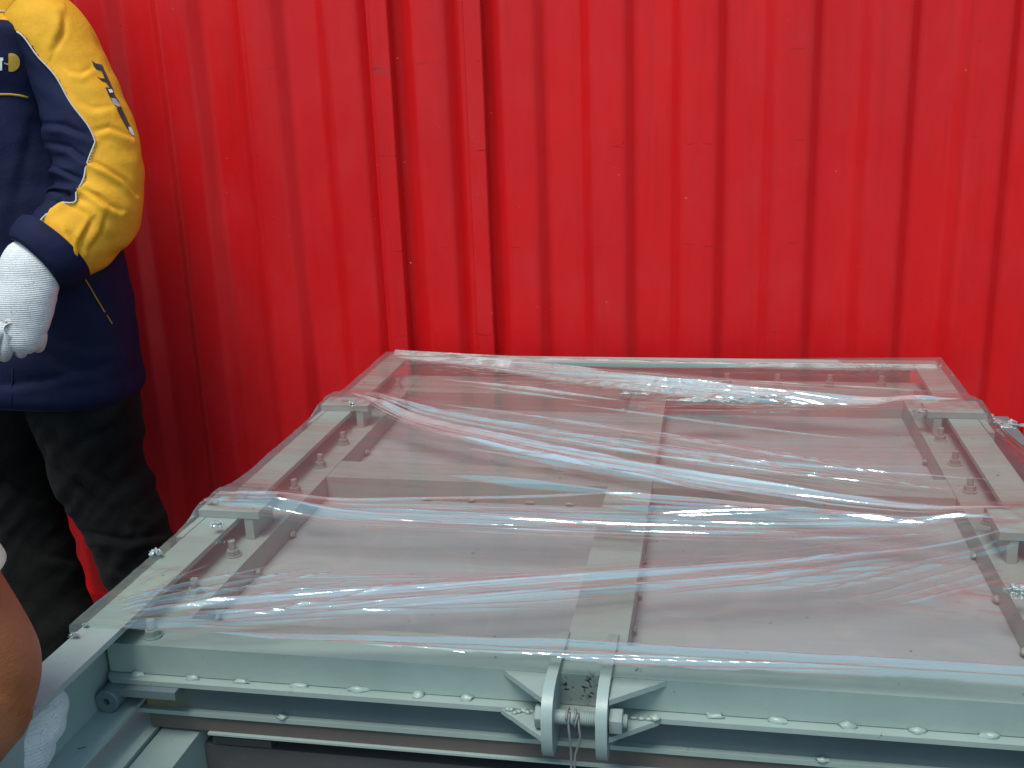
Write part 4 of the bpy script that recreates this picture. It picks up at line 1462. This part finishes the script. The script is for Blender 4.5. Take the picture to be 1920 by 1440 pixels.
# gloves: palm and five fingers grown as chains
def glove(name, parent, C, axis, across, thick, sc, curl, mat, thumb_side=1, extra=None):
    """C = wrist; axis points to the fingertips; across to the thumb side"""
    A, X, T = axis.normalized(), across.normalized(), thick.normalized()
    V, E = [], []

    def add(a, x, t, rx, ry=None):
        p = C + A * (a * sc) + X * (x * sc) + T * (t * sc)
        V.append((*p, rx * sc, (ry or rx) * sc))
        return len(V) - 1
    r0 = add(-0.045, 0, 0, .026, .026)
    r1 = add(0.0, 0, 0, .026, .026)
    r2 = add(0.045, 0, 0, .026, .026)
    E += [(r0, r1), (r1, r2)]
    for k, (x, ln) in enumerate(((.031, .066), (.011, .074), (-.010, .070), (-.031, .056))):
        a0 = add(0.085, x, 0, .0125, .012)
        E.append((r2, a0))
        a, t, an, pr = 0.085, 0.0, 0.0, a0
        for s_ in range(3):
            an += curl * (0.8 + 0.12 * k)
            a += ln * (0.42, 0.32, 0.26)[s_] * math.cos(an)
            t += ln * (0.42, 0.32, 0.26)[s_] * math.sin(an)
            q = add(a, x * (1 + 0.04 * s_), t, .0115 - .0012 * s_)
            E.append((pr, q))
            pr = q
    t1 = add(0.030, .036, .008, .016)
    t2 = add(0.058, .052, .018, .0125)
    t3 = add(0.082, .056, .028, .0105)
    E += [(r1, t1), (t1, t2), (t2, t3)]
    return skin_body(name, V, E, mat, parent, root=1, sub=2)


gC = L_(56, 520, 1.742)
gl1 = glove('glove', p1, gC, L_(22, 690, 1.70) - gC, Vector((-0.9, -0.35, 0.1)), Vector((-0.3, 0.5, 0.1)), 1.22, 0.42, M['knit'])
ck = [kk(78, 478, 50, .036, 1.765), kk(66, 494, 57, .042, 1.752), kk(56, 516, 58, .043, 1.745), kk(48, 545, 58, .041, 1.738), kk(42, 578, 58, .036, 1.732), kk(35, 610, 54, .031, 1.728), kk(30, 636, 47, .026, 1.727), kk(28, 650, 34, .017, 1.728)]
loft('glove_cuff', ck, 26, 40, M['knit'], gl1, wrinkle=lambda t, a, p: 0.0004 * math.sin(t * 60) + 0.003 * noise.noise(p * 24) + 0.001 * noise.noise(p * 70), cap=(True, True))

# ---- second worker, only an elbow and a glove at the lower left corner
p2 = thing('person', 'worker at the lower left corner showing only a bare brown elbow and a knitted glove', 'person', (-0.75, 0.72, 0))
OFF = Vector((-0.75, 0.72, 0))
AY = 0.76
sh2 = L_(-240, 920, AY - 0.03)
el2 = L_(-2, 1268, AY)
fo2 = L_(-62, 1390, AY + 0.01)
wr2 = L_(-330, 1540, AY + 0.03)
pel = Vector((-0.42, -0.12, 0.62))
chs = Vector((-0.36, -0.06, 1.0))
nk2 = Vector((-0.34, 0.0, 1.17))
hd2 = Vector((-0.33, 0.05, 1.32))
o_sh = Vector((-0.55, 0.0, 1.08))
V2 = [(*pel, .13, .11), (*chs, .14, .11), (*nk2, .055, .055), (*hd2, .08, .09), (*(hd2 + Vector((0, .01, .08))), .065, .075),
      (*sh2, .056, .056), (*(sh2.lerp(el2, .5)), .052, .052), (*(sh2.lerp(el2, .82)), .049, .049), (*el2, .048, .049), (*fo2, .050, .048), (*(fo2.lerp(wr2, .6)), .037, .036), (*wr2, .027, .027),
      (*o_sh, .056, .056), (*Vector((-0.5, 0.16, 0.86)), .042, .042), (*Vector((-0.2, 0.25, 0.70)), .03, .03),
      (*(pel + Vector((.1, 0, -.06))), .085, .085), (*Vector((-0.3, 0.1, 0.34)), .055, .055), (*Vector((-0.34, 0.0, 0.09)), .04, .04),
      (*(pel + Vector((-.1, 0, -.06))), .085, .085), (*Vector((-0.55, 0.1, 0.34)), .055, .055), (*Vector((-0.55, 0.0, 0.09)), .04, .04)]
E2 = [(0, 1), (1, 2), (2, 3), (3, 4), (1, 5), (5, 6), (6, 7), (7, 8), (8, 9), (9, 10), (10, 11), (1, 12), (12, 13), (13, 14), (0, 15), (15, 16), (16, 17), (0, 18), (18, 19), (19, 20)]
body2 = skin_body('body', V2, E2, M['skin'], p2, sub=3)
loft('shirt', [(chs.x, chs.y, 1.12, .09, .075), (chs.x, chs.y, 1.07, .16, .11), (chs.x, chs.y, 1.0, .17, .13), (chs.x - .02, chs.y - .03, .85, .165, .125), (pel.x, pel.y, .64, .165, .135), (pel.x, pel.y, .56, .16, .13)], 40, 36, M['cream'], p2, wrinkle=fold)
dv = (el2 - sh2)
loft('shirt_sleeve', [(*(sh2 + dv * -.1), .066, .066), (*(sh2 + dv * .2), .060, .060), (*(sh2 + dv * .47), .0575, .0575), (*(sh2 + dv * .515), .0565, .0565)], 20, 36, M['cream'], p2, wrinkle=fold, cap=(True, False))
for a, b, c in ((15, 16, 17), (18, 19, 20)):
    ks = [Vector(V2[i][:3]) for i in (a, b, c)]
    loft('trouser_leg', [(*ks[0], .11, .11), (*ks[0].lerp(ks[1], .5), .09, .09), (*ks[1], .075, .075), (*ks[1].lerp(ks[2], .6), .065, .065), (*ks[2], .06, .06)], 30, 28, M['black'], p2, wrinkle=fold)
    bm = bmesh.new()
    bmesh.ops.create_uvsphere(bm, u_segments=16, v_segments=10, radius=1)
    for v in bm.verts:
        v.co = Vector((v.co.x * .05, v.co.y * .13 + .05, max(v.co.z, -.45) * .09 + .04))
    o = link('shoe', bm_mesh('shoe', bm, 0, 2, 50), M['shoe'], p2)
    o.location = (ks[2].x, ks[2].y, .0015)
g2 = L_(-10, 1475, AY + 0.10)
gl2 = glove('glove', p2, g2, L_(-60, 1640, AY + 0.16) - g2, Vector((0.75, -0.2, -0.7)), Vector((0.5, -0.2, -0.6)), 0.90, 0.5, M['knit'])


def knit_w(t, a, p):
    return 0.0009 * math.sin(t * 26 + 1.3 * math.sin(a)) + 0.0028 * noise.noise(p * 26) + 0.0008 * noise.noise(p * 80)


loft('glove_cuff', [kk(-20, 1510, 74, .034, AY + 0.085), kk(8, 1466, 72, .034, AY + 0.085), kk(32, 1422, 64, .032, AY + 0.085), kk(48, 1386, 58, .030, AY + 0.088), kk(58, 1358, 48, .024, AY + 0.092), kk(60, 1348, 30, .014, AY + 0.094)], 70, 64, M['knit'], gl2, wrinkle=knit_w)
loft('glove_cuff', [kk(36, 1412, 42, .024, AY + 0.10), kk(56, 1376, 54, .030, AY + 0.10), kk(70, 1338, 55, .031, AY + 0.105), kk(78, 1308, 44, .026, AY + 0.11), kk(80, 1294, 27, .016, AY + 0.112), kk(80, 1290, 12, .008, AY + 0.113)], 70, 64, M['knit'], gl2, wrinkle=knit_w)
# creases at the bent elbow
mv = body2.data.vertices
for v in mv:
    p = v.co
    q = crease(p, [([(-10, 1296), (40, 1306), (92, 1336)], .004, 16), ([(-10, 1340), (30, 1352), (70, 1372)], .003, 12)])
    if q:
        v.co = p + v.normal * q
    v.co += v.normal * 0.0012 * noise.noise(p * 26)
